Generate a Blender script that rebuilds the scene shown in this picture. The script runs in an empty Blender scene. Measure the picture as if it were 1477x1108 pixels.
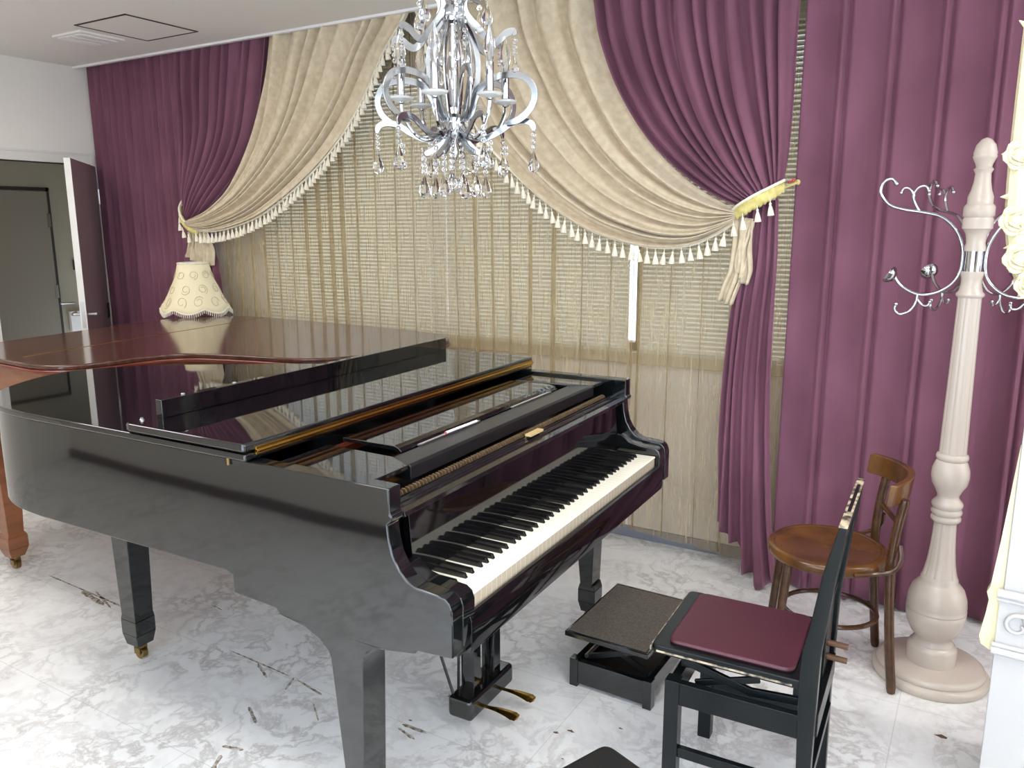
import bpy, bmesh, math, random
from mathutils import Vector, Matrix, noise
random.seed(4)
PI = math.pi
S = bpy.context.scene
COL = S.collection
S.view_settings.view_transform = 'Standard'
S.view_settings.look = 'None'
S.view_settings.gamma = 1
S.view_settings.use_curve_mapping = False
S.view_settings.exposure = 1.6

# ------------------------------------------------------------------ camera
cam = bpy.data.cameras.new('camera')
co = bpy.data.objects.new('camera', cam); COL.objects.link(co)
right = Vector((0.859529, 0.511080, -0.002612)); down = Vector((0.097734, -0.169380, -0.980693)); fwd = Vector((-0.501655, 0.842679, -0.195537))
M = Matrix((( right.x, -down.x, -fwd.x, 0.924447), (right.y, -down.y, -fwd.y, -1.371627), (right.z, -down.z, -fwd.z, 1.540554), (0, 0, 0, 1)))
co.matrix_world = M
cam.sensor_width = 36; cam.lens = 1154.66 / 1477 * 36
cam.clip_start = .05
S.camera = co

# ------------------------------------------------------------------ materials
def srgb(r, g, b):
    f = lambda c: (c/255/12.92) if c/255 <= .04045 else ((c/255+.055)/1.055)**2.4
    return (f(r), f(g), f(b), 1)

def mat(name, col=(.8,.8,.8,1), rough=.5, metal=0, **k):
    m = bpy.data.materials.new(name); m.use_nodes = True
    b = m.node_tree.nodes['Principled BSDF']
    b.inputs['Base Color'].default_value = col
    b.inputs['Roughness'].default_value = rough
    b.inputs['Metallic'].default_value = metal
    for a, v in k.items():
        b.inputs[a.replace('_', ' ')].default_value = v
    return m

def N(m, t, **k):
    n = m.node_tree.nodes.new(t)
    for a, v in k.items():
        if a.startswith('i_'):
            key = a[2:]
            n.inputs[int(key) if key.isdigit() else key.replace('_', ' ')].default_value = v
        else: setattr(n, a, v)
    return n
def LK(m, a, b): m.node_tree.links.new(a, b)
def P(m): return m.node_tree.nodes['Principled BSDF']

def coords(m, scale=(1,1,1), out='Object', rot=(0,0,0)):
    tc = N(m, 'ShaderNodeTexCoord'); mp = N(m, 'ShaderNodeMapping')
    mp.inputs['Scale'].default_value = scale; mp.inputs['Rotation'].default_value = rot
    LK(m, tc.outputs[out], mp.inputs[0]); return mp.outputs[0]

def add_bump(m, scale, strength, dist=.002, sc3=(1,1,1), detail=3):
    v = coords(m, sc3); n = N(m, 'ShaderNodeTexNoise'); n.inputs['Scale'].default_value = scale; n.inputs['Detail'].default_value = detail
    LK(m, v, n.inputs['Vector'])
    b = N(m, 'ShaderNodeBump'); b.inputs['Strength'].default_value = strength; b.inputs['Distance'].default_value = dist
    LK(m, n.outputs[0], b.inputs['Height']); LK(m, b.outputs[0], P(m).inputs['Normal']); return n

def mottle(m, c1, c2, scale=6, sc3=(1,1,1), detail=4, lo=.35, hi=.65):
    v = coords(m, sc3); n = N(m, 'ShaderNodeTexNoise'); n.inputs['Scale'].default_value = scale; n.inputs['Detail'].default_value = detail
    LK(m, v, n.inputs['Vector'])
    r = N(m, 'ShaderNodeValToRGB'); r.color_ramp.elements[0].color = c1; r.color_ramp.elements[1].color = c2
    r.color_ramp.elements[0].position = lo; r.color_ramp.elements[1].position = hi
    LK(m, n.outputs[0], r.inputs[0]); LK(m, r.outputs[0], P(m).inputs['Base Color']); return m

def lacquer(name, col, wave=.25, rough=.05):
    m = mat(name, col, rough); P(m).inputs['IOR'].default_value = 1.72
    add_bump(m, 2.2, wave, .012, (1,1,.6), 1)
    return m

MB_BLACK = lacquer('black_lacquer', (.004,.005,.0052,1), .10)
MB_BLACKF = lacquer('black_lacquer_flat', (.004,.004,.0045,1), .0, .035)
MB_BLACK2 = mat('black_lacquer_front', (.003,.003,.0035,1), .05)
MB_BLACKD = mat('black_satin', (.006,.006,.007,1), .35)
M_IVORY = mat('key_white', srgb(246,240,220), .18)
M_KEYSHADE = mat('key_front_shade', srgb(176,162,140), .4)  # shade on the white keys' front faces put into the colour
M_EBONY = mat('key_black', (.006,.006,.006,1), .16)
M_BRASS = mat('brass', srgb(190,150,70), .22, 1); add_bump(M_BRASS, 60, .1)
M_BRASSD = mat('aged_brass', srgb(150,125,80), .35, 1)
M_GOLD = mat('bronze_plate', srgb(120,85,40), .4, .7)
M_HAMMER = mat('hammer_wood', srgb(98,78,54), .4)
M_FELT = mat('red_felt', srgb(130,30,30), .9)
M_CHROME = mat('chrome', (.48,.48,.49,1), .06, 1)
M_MIRR = mat('polished_chrome', (.42,.43,.44,1), .14, 1)
M_STEEL = mat('satin_steel', (.6,.6,.6,1), .3, 1)

def crystal():
    m = mat('crystal', (1,1,1,1), .0, 0); P(m).inputs['Transmission Weight'].default_value = 1; P(m).inputs['IOR'].default_value = 1.5
    return m
M_CRY = crystal()
M_BOB = mat('frosted_rim_glass', (.95,.96,.93,1), .15); P(M_BOB).inputs['Transmission Weight'].default_value = .6
M_GLASSY = mat('clear_glass', (1,1,1,1), .02); P(M_GLASSY).inputs['Transmission Weight'].default_value = 1; P(M_GLASSY).inputs['IOR'].default_value = 1.45

def wood(name, c1, c2, rough=.15, sc=(1,12,12), scale=2.5):
    m = mat(name, c1, rough); mottle(m, c1, c2, scale, sc, 6, .3, .7); return m
M_MAHOG = wood('mahogany_top', srgb(62,36,28), srgb(92,58,46), .12, (3,14,3), 3.0)
M_MAHOGS = wood('mahogany_side', srgb(118,72,46), srgb(142,90,60), .22, (1,1,5), 4)
M_MAHOGM = wood('mahogany_edge', srgb(95,42,30), srgb(120,58,42), .15, (2,2,2), 3)
M_BENT = wood('bentwood', srgb(58,35,18), srgb(84,54,28), .22, (1,1,5), 6)
M_BENTSEAT = wood('bentwood_seat', srgb(74,44,18), srgb(112,72,32), .2, (1,1,1), 9)

def velvet():
    m = mat('purple_velvet', srgb(128,92,106), .75)
    mottle(m, srgb(110,70,84), srgb(134,88,105), 5, (1,1,.55), 5, .25, .8)
    P(m).inputs['Sheen Weight'].default_value = .5; P(m).inputs['Sheen Roughness'].default_value = .4
    P(m).inputs['Sheen Tint'].default_value = srgb(215,165,190)
    P(m).inputs['Specular IOR Level'].default_value = .15
    return m
M_VELVET = velvet()
M_VLIN = mat('velvet_lining', srgb(120,105,112), .9)
def cream(name='cream_cloth', a=(226,212,186), b=(240,228,204)):
    m = mat(name, srgb(*a), .8); mottle(m, srgb(*a), srgb(*b), 30, (1,1,1), 4)
    P(m).inputs['Sheen Weight'].default_value = .2; P(m).inputs['Specular IOR Level'].default_value = .2
    return m
M_CREAM = cream('cream_cloth', (201,183,153), (217,200,171))
M_FRINGE = cream('cream_fringe', (232,222,200), (244,236,216))
M_GOLDBRAID = cream('gold_braid', (196,180,104), (226,212,140))

def sheer():
    m = bpy.data.materials.new('sheer_voile'); m.use_nodes = True
    nt = m.node_tree; nt.nodes.clear()
    out = N(m, 'ShaderNodeOutputMaterial'); mix = N(m, 'ShaderNodeMixShader'); tr = N(m, 'ShaderNodeBsdfTransparent')
    add = N(m, 'ShaderNodeMixShader', i_0=.22); d = N(m, 'ShaderNodeBsdfDiffuse'); t = N(m, 'ShaderNodeBsdfTranslucent')
    v = coords(m, (75, 75, 2.2)); n = N(m, 'ShaderNodeTexNoise'); n.inputs['Scale'].default_value = 3; n.inputs['Detail'].default_value = 3
    LK(m, v, n.inputs['Vector'])
    r = N(m, 'ShaderNodeValToRGB'); r.color_ramp.elements[0].color = srgb(138,117,78); r.color_ramp.elements[1].color = srgb(208,184,138)
    r.color_ramp.elements[0].position = .3; r.color_ramp.elements[1].position = .7
    LK(m, n.outputs[0], r.inputs[0])
    LK(m, r.outputs[0], d.inputs[0]); LK(m, r.outputs[0], t.inputs[0])
    mr = N(m, 'ShaderNodeMapRange'); mr.inputs['To Min'].default_value = .37; mr.inputs['To Max'].default_value = .52
    LK(m, n.outputs[0], mr.inputs[0]); LK(m, mr.outputs[0], mix.inputs[0])
    LK(m, d.outputs[0], add.inputs[1]); LK(m, t.outputs[0], add.inputs[2])
    LK(m, tr.outputs[0], mix.inputs[1]); LK(m, add.outputs[0], mix.inputs[2]); LK(m, mix.outputs[0], out.inputs[0])
    return m
M_SHEER = sheer()

M_WALL = mat('white_wallpaper', srgb(236,230,220), .85); add_bump(M_WALL, 120, .15, .002)
M_CEIL = mat('white_ceiling', srgb(232,228,222), .9); add_bump(M_CEIL, 90, .1, .002)
M_WHITE = mat('white_gloss_paint', srgb(240,238,236), .3)
M_DRESS = mat('dresser_paint', srgb(176,173,170), .35)
M_DOORW = mat('door_white', srgb(226,222,214), .4)
M_DOORF = mat('door_grey_laminate', srgb(172,150,150), .3)
M_TAUPE = mat('corridor_paint', srgb(168,160,142), .7)
M_TAUPED = mat('corridor_door_paint', srgb(140,132,118), .6)
M_BASE = mat('grey_vinyl_base', srgb(130,134,146), .5)
M_BASER = mat('redbrown_base', srgb(90,50,40), .5)
M_DARKJ = mat('dark_joint', srgb(60,56,52), .7)
M_STONE = mat('cream_enamel', srgb(198,184,170), .22)
M_SILL = mat('beige_sill', srgb(196,184,160), .5)
M_BRONZE = mat('bronze_frame', srgb(96,84,66), .5, .3)
M_SLAT = mat('blind_slat', srgb(202,197,182), .5)
M_GLASS = bpy.data.materials.new('window_glass'); M_GLASS.use_nodes = True; M_GLASS.node_tree.nodes.clear()
_o = N(M_GLASS, 'ShaderNodeOutputMaterial'); _m = N(M_GLASS, 'ShaderNodeMixShader', i_0=.06); _t = N(M_GLASS, 'ShaderNodeBsdfTransparent'); _g = N(M_GLASS, 'ShaderNodeBsdfGlossy', i_Roughness=.02)
LK(M_GLASS, _t.outputs[0], _m.inputs[1]); LK(M_GLASS, _g.outputs[0], _m.inputs[2]); LK(M_GLASS, _m.outputs[0], _o.inputs[0])
M_CARVE = mat('ivory_carving', srgb(214,204,164), .35)
M_PURPLESEAT = mat('burgundy_vinyl', srgb(74,30,42), .42); add_bump(M_PURPLESEAT, 40, .1)
M_CHAIRB = mat('worn_black_paint', (.004,.006,.0065,1), .25, Specular_IOR_Level=.28)
M_WORN = mat('bare_worn_wood', srgb(168,150,124), .6); mottle(M_WORN, srgb(40,34,30), srgb(190,172,146), 40, (1,1,1), 4, .4, .6)
M_CARPET = mat('grey_brown_carpet', srgb(96,88,78), .95); mottle(M_CARPET, srgb(80,73,65), srgb(104,95,84), 140, (1,1,1), 5, .3, .7)
M_LEATHER = mat('black_leather', (.008,.008,.008,1), .42, Specular_IOR_Level=.3)
M_SHADE = mat('cream_lampshade', srgb(236,222,184), .8)
M_SHADEL = mat('shade_embroidery', srgb(176,160,120), .8)
M_WOODD = mat('peg_wood', srgb(92,62,40), .5)
M_TAN = mat('tan_wood', srgb(190,165,115), .5)
M_PINK = mat('ribbon_red', srgb(190,70,70), .6)

def marble():
    m = mat('marble_vinyl', srgb(225,223,222), .2)
    v = coords(m, (1,1,1))
    n0 = N(m, 'ShaderNodeTexNoise'); n0.inputs['Scale'].default_value = 3.4; n0.inputs['Detail'].default_value = 6; LK(m, v, n0.inputs['Vector'])
    vm = N(m, 'ShaderNodeVectorMath', operation='SCALE'); vm.inputs['Scale'].default_value = .26; LK(m, n0.outputs['Color'], vm.inputs[0])
    va = N(m, 'ShaderNodeVectorMath', operation='ADD'); LK(m, v, va.inputs[0]); LK(m, vm.outputs[0], va.inputs[1])
    n1 = N(m, 'ShaderNodeTexNoise'); n1.inputs['Scale'].default_value = 8.5; n1.inputs['Detail'].default_value = 7; n1.inputs['Roughness'].default_value = .62; LK(m, va.outputs[0], n1.inputs['Vector'])
    r1 = N(m, 'ShaderNodeValToRGB'); e = r1.color_ramp.elements
    e[0].position = .44; e[0].color = (0,0,0,1); e[1].position = .5; e[1].color = (1,1,1,1); x = e.new(.56); x.color = (0,0,0,1)
    LK(m, n1.outputs[0], r1.inputs[0])
    n2 = N(m, 'ShaderNodeTexNoise'); n2.inputs['Scale'].default_value = 2.6; n2.inputs['Detail'].default_value = 5; LK(m, va.outputs[0], n2.inputs['Vector'])
    r2 = N(m, 'ShaderNodeValToRGB'); r2.color_ramp.elements[0].position = .34; r2.color_ramp.elements[1].position = .62; LK(m, n2.outputs[0], r2.inputs[0])
    mul = N(m, 'ShaderNodeMath', operation='MULTIPLY'); LK(m, r1.outputs[0], mul.inputs[0]); LK(m, r2.outputs[0], mul.inputs[1])
    ma = N(m, 'ShaderNodeMath', operation='MULTIPLY'); ma.inputs[1].default_value = .55; LK(m, mul.outputs[0], ma.inputs[0])
    n3 = N(m, 'ShaderNodeTexNoise'); n3.inputs['Scale'].default_value = 14; n3.inputs['Detail'].default_value = 6; LK(m, va.outputs[0], n3.inputs['Vector'])
    r3 = N(m, 'ShaderNodeMapRange'); r3.inputs[1].default_value = .45; r3.inputs[2].default_value = .8; r3.inputs[4].default_value = .22; LK(m, n3.outputs[0], r3.inputs[0])
    sm = N(m, 'ShaderNodeMath', operation='ADD', use_clamp=True); LK(m, ma.outputs[0], sm.inputs[0]); LK(m, r3.outputs[0], sm.inputs[1])
    mx = N(m, 'ShaderNodeMix', data_type='RGBA'); mx.inputs['A'].default_value = srgb(240,238,234); mx.inputs['B'].default_value = srgb(160,150,144)
    LK(m, sm.outputs[0], mx.inputs['Factor'])
    # faint tile joints
    br = N(m, 'ShaderNodeTexBrick'); br.offset = .0; br.inputs['Scale'].default_value = 1; br.inputs['Mortar Size'].default_value = .0012; br.inputs['Brick Width'].default_value = .9; br.inputs['Row Height'].default_value = .45
    br.inputs['Color1'].default_value = (0,0,0,1); br.inputs['Color2'].default_value = (0,0,0,1); br.inputs['Mortar'].default_value = (1,1,1,1)
    mp = N(m, 'ShaderNodeMapping'); mp.inputs['Location'].default_value = (.1, .05, 0); LK(m, v, mp.inputs[0]); LK(m, mp.outputs[0], br.inputs['Vector'])
    mj = N(m, 'ShaderNodeMath', operation='MULTIPLY'); mj.inputs[1].default_value = .35; LK(m, br.outputs['Color'], mj.inputs[0])
    mx2 = N(m, 'ShaderNodeMix', data_type='RGBA'); mx2.inputs['B'].default_value = srgb(150,140,128)
    LK(m, mj.outputs[0], mx2.inputs['Factor']); LK(m, mx.outputs['Result'], mx2.inputs['A']); LK(m, mx2.outputs['Result'], P(m).inputs['Base Color'])
    return m
M_MARBLE = marble(); P(M_MARBLE).inputs['Roughness'].default_value = .28
M_SCUFF = mat('scuffed_seam', srgb(150,138,120), .7); mottle(M_SCUFF, srgb(110,96,80), srgb(200,190,176), 60, (1,1,1), 4, .4, .6)

def emit(name, col, s):
    m = bpy.data.materials.new(name); m.use_nodes = True; m.node_tree.nodes.clear()
    o = N(m, 'ShaderNodeOutputMaterial'); e = N(m, 'ShaderNodeEmission'); e.inputs[0].default_value = col; e.inputs[1].default_value = s
    LK(m, e.outputs[0], o.inputs[0]); return m
M_LAMP = emit('lit_diffuser', (1,.985,.97,1), 7.4)

# ------------------------------------------------------------------ mesh helpers
class MB:
    def __init__(s): s.v = []; s.f = []; s.mi = []; s.cur = 0
    def add(s, vs, fs, mi=None):
        o = len(s.v); s.v += [tuple(p) for p in vs]; s.f += [tuple(i+o for i in f) for f in fs]; s.mi += [s.cur if mi is None else mi]*len(fs)
    def box(s, a, b, mi=None):
        x0,y0,z0 = a; x1,y1,z1 = b
        s.add([(x0,y0,z0),(x1,y0,z0),(x1,y1,z0),(x0,y1,z0),(x0,y0,z1),(x1,y0,z1),(x1,y1,z1),(x0,y1,z1)],
              [(0,3,2,1),(4,5,6,7),(0,1,5,4),(1,2,6,5),(2,3,7,6),(3,0,4,7)], mi); return s
    def hexa(s, bot, top, mi=None):      # two quads
        s.add(list(bot)+list(top), [(0,3,2,1),(4,5,6,7),(0,1,5,4),(1,2,6,5),(2,3,7,6),(3,0,4,7)], mi); return s
    def prism(s, poly, lo, hi, axis='z', mi=None):
        n = len(poly)
        def p(q, h):
            if axis == 'z': return (q[0], q[1], h)
            if axis == 'y': return (q[0], h, q[1])
            return (h, q[0], q[1])
        vs = [p(q, lo) for q in poly] + [p(q, hi) for q in poly]
        fs = [tuple(range(n))[::-1], tuple(range(n, 2*n))] + [(i, (i+1)%n, (i+1)%n+n, i+n) for i in range(n)]
        s.add(vs, fs, mi); return s
    def lathe(s, prof, c=(0,0,0), n=32, squash=None, mi=None):
        vs = []; fs = []
        for r, z in prof:
            for k in range(n):
                a = 2*PI*k/n; rr = r*(squash(a, z) if squash else 1); vs.append((c[0]+rr*math.cos(a), c[1]+rr*math.sin(a), c[2]+z))
        m = len(prof)
        for i in range(m-1):
            for k in range(n): fs.append((i*n+k, i*n+(k+1)%n, (i+1)*n+(k+1)%n, (i+1)*n+k))
        if prof[0][0] > 1e-4: fs.append(tuple(range(n))[::-1])
        if prof[-1][0] > 1e-4: fs.append(tuple((m-1)*n+k for k in range(n)))
        s.add(vs, fs, mi); return s
    def tube(s, path, r, n=8, mi=None, closed=False):
        P_ = [Vector(p) for p in path]; m = len(P_); rs = r if isinstance(r, (list, tuple)) else [r]*m
        vs = []; fs = []; up = None
        for i, p in enumerate(P_):
            t = (P_[(i+1) % m if closed else min(i+1, m-1)] - P_[(i-1) % m if closed else max(i-1, 0)]).normalized()
            if up is None:
                up = Vector((0,0,1)) if abs(t.z) < .9 else Vector((1,0,0))
            a = up - t*up.dot(t); a.normalize(); b = t.cross(a); up = a
            for k in range(n):
                q = 2*PI*k/n; vs.append(p + (a*math.cos(q)+b*math.sin(q))*rs[i])
        for i in range(m if closed else m-1):
            j = (i+1) % m
            for k in range(n): fs.append((i*n+k, i*n+(k+1)%n, j*n+(k+1)%n, j*n+k))
        if not closed: fs += [tuple(range(n))[::-1], tuple((m-1)*n+k for k in range(n))]
        s.add(vs, fs, mi); return s
    def strip(s, path, nrm, w, th, mi=None):
        """flat bar: path in 3-D, in-plane width w (float or list), thickness th along nrm"""
        P_ = [Vector(p) for p in path]; m = len(P_); nrm = Vector(nrm).normalized(); vs = []; fs = []
        for i, p in enumerate(P_):
            t = (P_[min(i+1, m-1)] - P_[max(i-1, 0)]).normalized(); sd = nrm.cross(t).normalized(); ww = (w[i] if isinstance(w, (list,tuple)) else w)/2
            for a, b in ((-1,-1),(1,-1),(1,1),(-1,1)): vs.append(p + sd*ww*a + nrm*th/2*b)
        for i in range(m-1):
            for k in range(4): fs.append((i*4+k, i*4+(k+1)%4, (i+1)*4+(k+1)%4, (i+1)*4+k))
        fs += [(3,2,1,0), tuple((m-1)*4+k for k in range(4))]
        s.add(vs, fs, mi); return s
    def ball(s, c, r, n=10, sz=1, mi=None):
        prof = [(r*math.sin(PI*i/(n//2+1)), -r*sz*math.cos(PI*i/(n//2+1))) for i in range(n//2+2)]
        prof[0] = (1e-5, prof[0][1]); prof[-1] = (1e-5, prof[-1][1])
        return s.lathe(prof, c, n, mi=mi)
    def grid(s, fn, nu, nv, mi=None):
        vs = [fn(i/nu, j/nv) for j in range(nv+1) for i in range(nu+1)]
        fs = [(j*(nu+1)+i, j*(nu+1)+i+1, (j+1)*(nu+1)+i+1, (j+1)*(nu+1)+i) for j in range(nv) for i in range(nu)]
        s.add(vs, fs, mi); return s
    def build(s, name, m, parent=None, bevel=0, smooth=35, solid=0, seg=2, recalc=True):
        me = bpy.data.meshes.new(name); me.from_pydata([tuple(v) for v in s.v], [], s.f)
        for x in (m if isinstance(m, (list, tuple)) else [m]): me.materials.append(x)
        for p, i in zip(me.polygons, s.mi): p.material_index = i
        if recalc:
            bm = bmesh.new(); bm.from_mesh(me); bmesh.ops.recalc_face_normals(bm, faces=bm.faces); bm.to_mesh(me); bm.free()
        if smooth:
            me.polygons.foreach_set('use_smooth', [True]*len(me.polygons)); me.set_sharp_from_angle(angle=math.radians(smooth))
        o = bpy.data.objects.new(name, me); COL.objects.link(o)
        if parent: o.parent = parent
        if solid:
            sm = o.modifiers.new('solid', 'SOLIDIFY'); sm.thickness = solid; sm.offset = 0
        if bevel:
            b = o.modifiers.new('bevel', 'BEVEL'); b.width = bevel; b.segments = seg; b.limit_method = 'ANGLE'; b.angle_limit = math.radians(40); b.harden_normals = True
        return o

def thing(name, label, cat, loc=(0,0,0), rz=0, group=None):
    o = bpy.data.objects.new(name, None); COL.objects.link(o); o.location = loc; o.rotation_euler = (0,0,rz); o.empty_display_size = .1
    return tag(o, label, cat, group)
def tag(o, label, cat, group=None):
    o['label'] = label; o['category'] = cat
    if group: o['group'] = group
    return o
def struct(o, label=None):
    o['kind'] = 'structure'
    if label: o['label'] = label
    return o
def box(name, a, b, m, parent=None, bevel=0.0): return MB().box(a, b).build(name, m, parent, bevel)
def spline(pts, n=8):
    """Catmull-Rom through points"""
    P_ = [Vector(p) for p in pts]; out = []
    for i in range(len(P_)-1):
        p0 = P_[max(i-1,0)]; p1 = P_[i]; p2 = P_[i+1]; p3 = P_[min(i+2,len(P_)-1)]
        for k in range(n):
            t = k/n; out.append(.5*((2*p1)+(p2-p0)*t+(2*p0-5*p1+4*p2-p3)*t*t+(3*p1-p0-3*p2+p3)*t**3))
    out.append(P_[-1]); return out
def resample(pts, t):
    P_ = [Vector(p) for p in pts]; L = [0]
    for a, b in zip(P_, P_[1:]): L.append(L[-1]+(b-a).length)
    d = t*L[-1]
    for i in range(len(P_)-1):
        if d <= L[i+1] or i == len(P_)-2:
            u = (d-L[i])/max(1e-9, L[i+1]-L[i]); return P_[i].lerp(P_[i+1], u)
def nz(x, y=0, z=0): return noise.noise(Vector((x, y, z)))
def round_poly(poly, r, n=5):
    out = []; m = len(poly)
    for i in range(m):
        p = Vector(poly[i]); a = Vector(poly[i-1]) - p; b = Vector(poly[(i+1)%m]) - p
        rr = r[i] if isinstance(r, (list,tuple)) else r
        if rr <= 0: out.append(tuple(p)); continue
        d = min(rr, a.length*.45, b.length*.45); pa = p + a.normalized()*d; pb = p + b.normalized()*d
        for k in range(n+1):
            t = k/n; q = pa*(1-t)**2 + p*2*t*(1-t) + pb*t*t; out.append((q.x, q.y))
    return out
def offset_poly(poly, d):
    """inward offset (d>0) of a CCW or CW polygon"""
    m = len(poly); A = sum(poly[i][0]*poly[(i+1)%m][1]-poly[(i+1)%m][0]*poly[i][1] for i in range(m)); sg = 1 if A > 0 else -1
    out = []
    for i in range(m):
        p0 = Vector(poly[i-1]); p = Vector(poly[i]); p1 = Vector(poly[(i+1)%m])
        e0 = (p-p0).normalized(); e1 = (p1-p).normalized()
        n0 = Vector((-e0.y, e0.x))*sg; n1 = Vector((-e1.y, e1.x))*sg; b = (n0+n1); b.normalize()
        k = d/max(.4, b.dot(n0)); out.append((p.x+b.x*k, p.y+b.y*k))
    return out

# ------------------------------------------------------------------ room
XL, XR, YN, YB, H = -4.35, 4.2, -1.85, 2.2, 2.555
fl = MB(); fl.box((XL-1.6, YN-.1, -.1), (XR+.1, YB+.25, 0))
random.seed(9)
for (x0,y0,x1,y1,w) in [(-1.363,.42,-1.037,.408,.009),(-.53,.391,-.437,.393,.02),(-2.585,.449,-2.0,.43,.012),(-2.3,.43,-2.1,.40,.03),(-.90,.0,-.86,-.07,.02),(-.93,.03,-.86,.05,.016),(-1.02,.41,-.99,.34,.012),(-1.0,.405,-.86,.38,.012),(-1.64,.62,-1.72,.63,.006),(-.53,.37,-.45,.35,.014),(-1.2,.41,-1.1,.36,.014),(-2.25,.46,-2.05,.40,.012),(-1.02,.21,-.93,.16,.016),(-.85,.33,-.77,.27,.008),(.30,1.05,.42,1.0,.006)]:
    d = Vector((x1-x0, y1-y0, 0)); nn = Vector((-d.y, d.x, 0)).normalized(); K = 10
    a = []; b = []
    for k in range(K+1):
        p = Vector((x0,y0,.0006)) + d*(k/K); ww = w*.5*(.6+.4*random.random())*(1 if 0<k<K else .2); a.append(p+nn*ww); b.append(p-nn*ww*random.uniform(.5,1))
    fl.add(a+b, [(k, k+1, K+2+k, K+1+k) for k in range(K)], 1)
for (x,y,r) in [(-.058,.629,.012),(-.093,.6,.010),(-.486,.592,.012),(.93,1.18,.018),(.07,.72,.007),(-.52,.42,.008),(-.02,.5,.006)]:
    fl.add([(x+r*random.uniform(.4,1.3)*math.cos(a*PI/4), y+r*.6*random.uniform(.4,1.3)*math.sin(a*PI/4), .0007) for a in range(8)], [tuple(range(8))], 2)
M_FLECK = mat('floor_chip', srgb(96,74,56), .7)
struct(fl.build('floor', [M_MARBLE, M_SCUFF, M_FLECK], None, 0, 0, recalc=False))

ce = MB().box((XL-.1, YN-.1, H), (XR+.1, 1.925, H+.05)).box((XL-.1, 1.925, H+.12), (XR+.1, YB+.25, H+.17)).box((XL-.1, 1.90, H+.05), (XR+.1, 1.925, H+.17))
struct(ce.build('ceiling', M_CEIL))
struct(box('trim_1', (XL, 1.905, H-.012), (XR, 1.93, H+.1), M_WHITE), 'white edge trim of the curtain recess in the ceiling')
# back wall with window opening
WX0, WX1, WZ0, WZ1 = -3.0, .80, .94, 2.35
wb = MB().box((XL-.1, YB, 0), (XR+.1, YB+.12, WZ0)).box((XL-.1, YB, WZ1), (XR+.1, YB+.12, H+.15)).box((XL-.1, YB, WZ0), (WX0, YB+.12, WZ1)).box((WX1, YB, WZ0), (XR+.1, YB+.12, WZ1))
struct(wb.build('wall_back', M_WALL))
struct(box('baseboard_back', (XL, YB-.012, 0), (XR, YB, .058), M_BASE), 'grey vinyl baseboard under the window')
DY0, DY1, DZ = 1.26, 1.955, 1.94
wl = MB().box((XL-.1, YN-.1, 0), (XL, DY0, H+.15)).box((XL-.1, DY1, 0), (XL, YB, H+.15)).box((XL-.1, DY0, DZ), (XL, DY1, H+.15))
struct(wl.build('wall_left', M_WALL))
FX0, FX1 = -1.25, 3.6
struct(MB().box((XL-.1, YN-.12, 0), (FX0, YN, H+.15)).box((FX1, YN-.12, 0), (XR+.1, YN, H+.15)).box((FX0, YN-.12, 0), (FX1, YN, .30)).box((FX0, YN-.12, 2.3), (FX1, YN, H+.15)).build('wall_front', M_WALL))
w3 = MB()  # unseen window added to throw low fill light under the piano
for k in range(4):
    x0 = FX0+(FX1-FX0)*k/4; x1 = FX0+(FX1-FX0)*(k+1)/4
    w3.box((x0,YN-.08,.30),(x0+.03,YN-.03,2.3)).box((x1-.03,YN-.08,.30),(x1,YN-.03,2.3)).box((x0,YN-.08,.30),(x1,YN-.03,.34)).box((x0,YN-.08,2.26),(x1,YN-.03,2.3))
w3o = struct(w3.build('fill_window', M_WHITE))
box('window_pane', (FX0,YN-.057,.30), (FX1,YN-.053,2.3), M_GLASS, w3o)
struct(box('baseboard_front', (XL, YN, 0), (XR, YN+.015, .06), M_BASER))
# right wall with a daylight window
wr = MB().box((XR, YN, 0), (XR+.12, YB, .8)).box((XR, YN, 2.3), (XR+.12, YB, H+.15)).box((XR, YN, .8), (XR+.12, -1.5, 2.3)).box((XR, 1.7, .8), (XR+.12, YB, 2.3))
struct(wr.build('wall_right', M_WALL))
w2 = MB()
for y0,y1 in ((-1.5,-.45),(-.45,.6),(.6,1.7)):
    w2.box((XR+.03,y0,.8),(XR+.08,y0+.04,2.3)).box((XR+.03,y1-.04,.8),(XR+.08,y1,2.3)).box((XR+.03,y0,.8),(XR+.08,y1,.85)).box((XR+.03,y0,2.25),(XR+.08,y1,2.3))
w2o = struct(w2.build('window_2', M_WHITE))
box('window_pane', (XR+.053,-1.5,.8), (XR+.057,1.7,2.3), M_GLASS, w2o)

# door frame and corridor
df = MB().box((XL-.11, DY0-.05, 0), (XL+.015, DY0, DZ+.06)).box((XL-.11, DY1, 0), (XL+.015, DY1+.03, DZ+.06)).box((XL-.11, DY0, DZ), (XL+.015, DY1, DZ+.06))
df.box((XL-.11, DY0-.012, DZ+.055), (XL+.02, DY1+.012, DZ+.068))
struct(df.build('trim_2', M_DOORW, None, .003), 'white frame of the open doorway')
cw = MB().box((XL-1.2, .2, 0), (XL-1.1, 3.2, 2.5)).box((XL-1.1, 3.1, 0), (XL-.1, 3.2, 2.5)).box((XL-1.1, .2, 0), (XL-.1, .3, 2.5)).box((XL-1.2, .2, 2.4), (XL-.1, 3.2, 2.5)).box((XL-.12, YB+.1, 0), (XL-.1, 3.2, 2.5))
struct(cw.build('wall_corridor', M_TAUPE))
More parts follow.
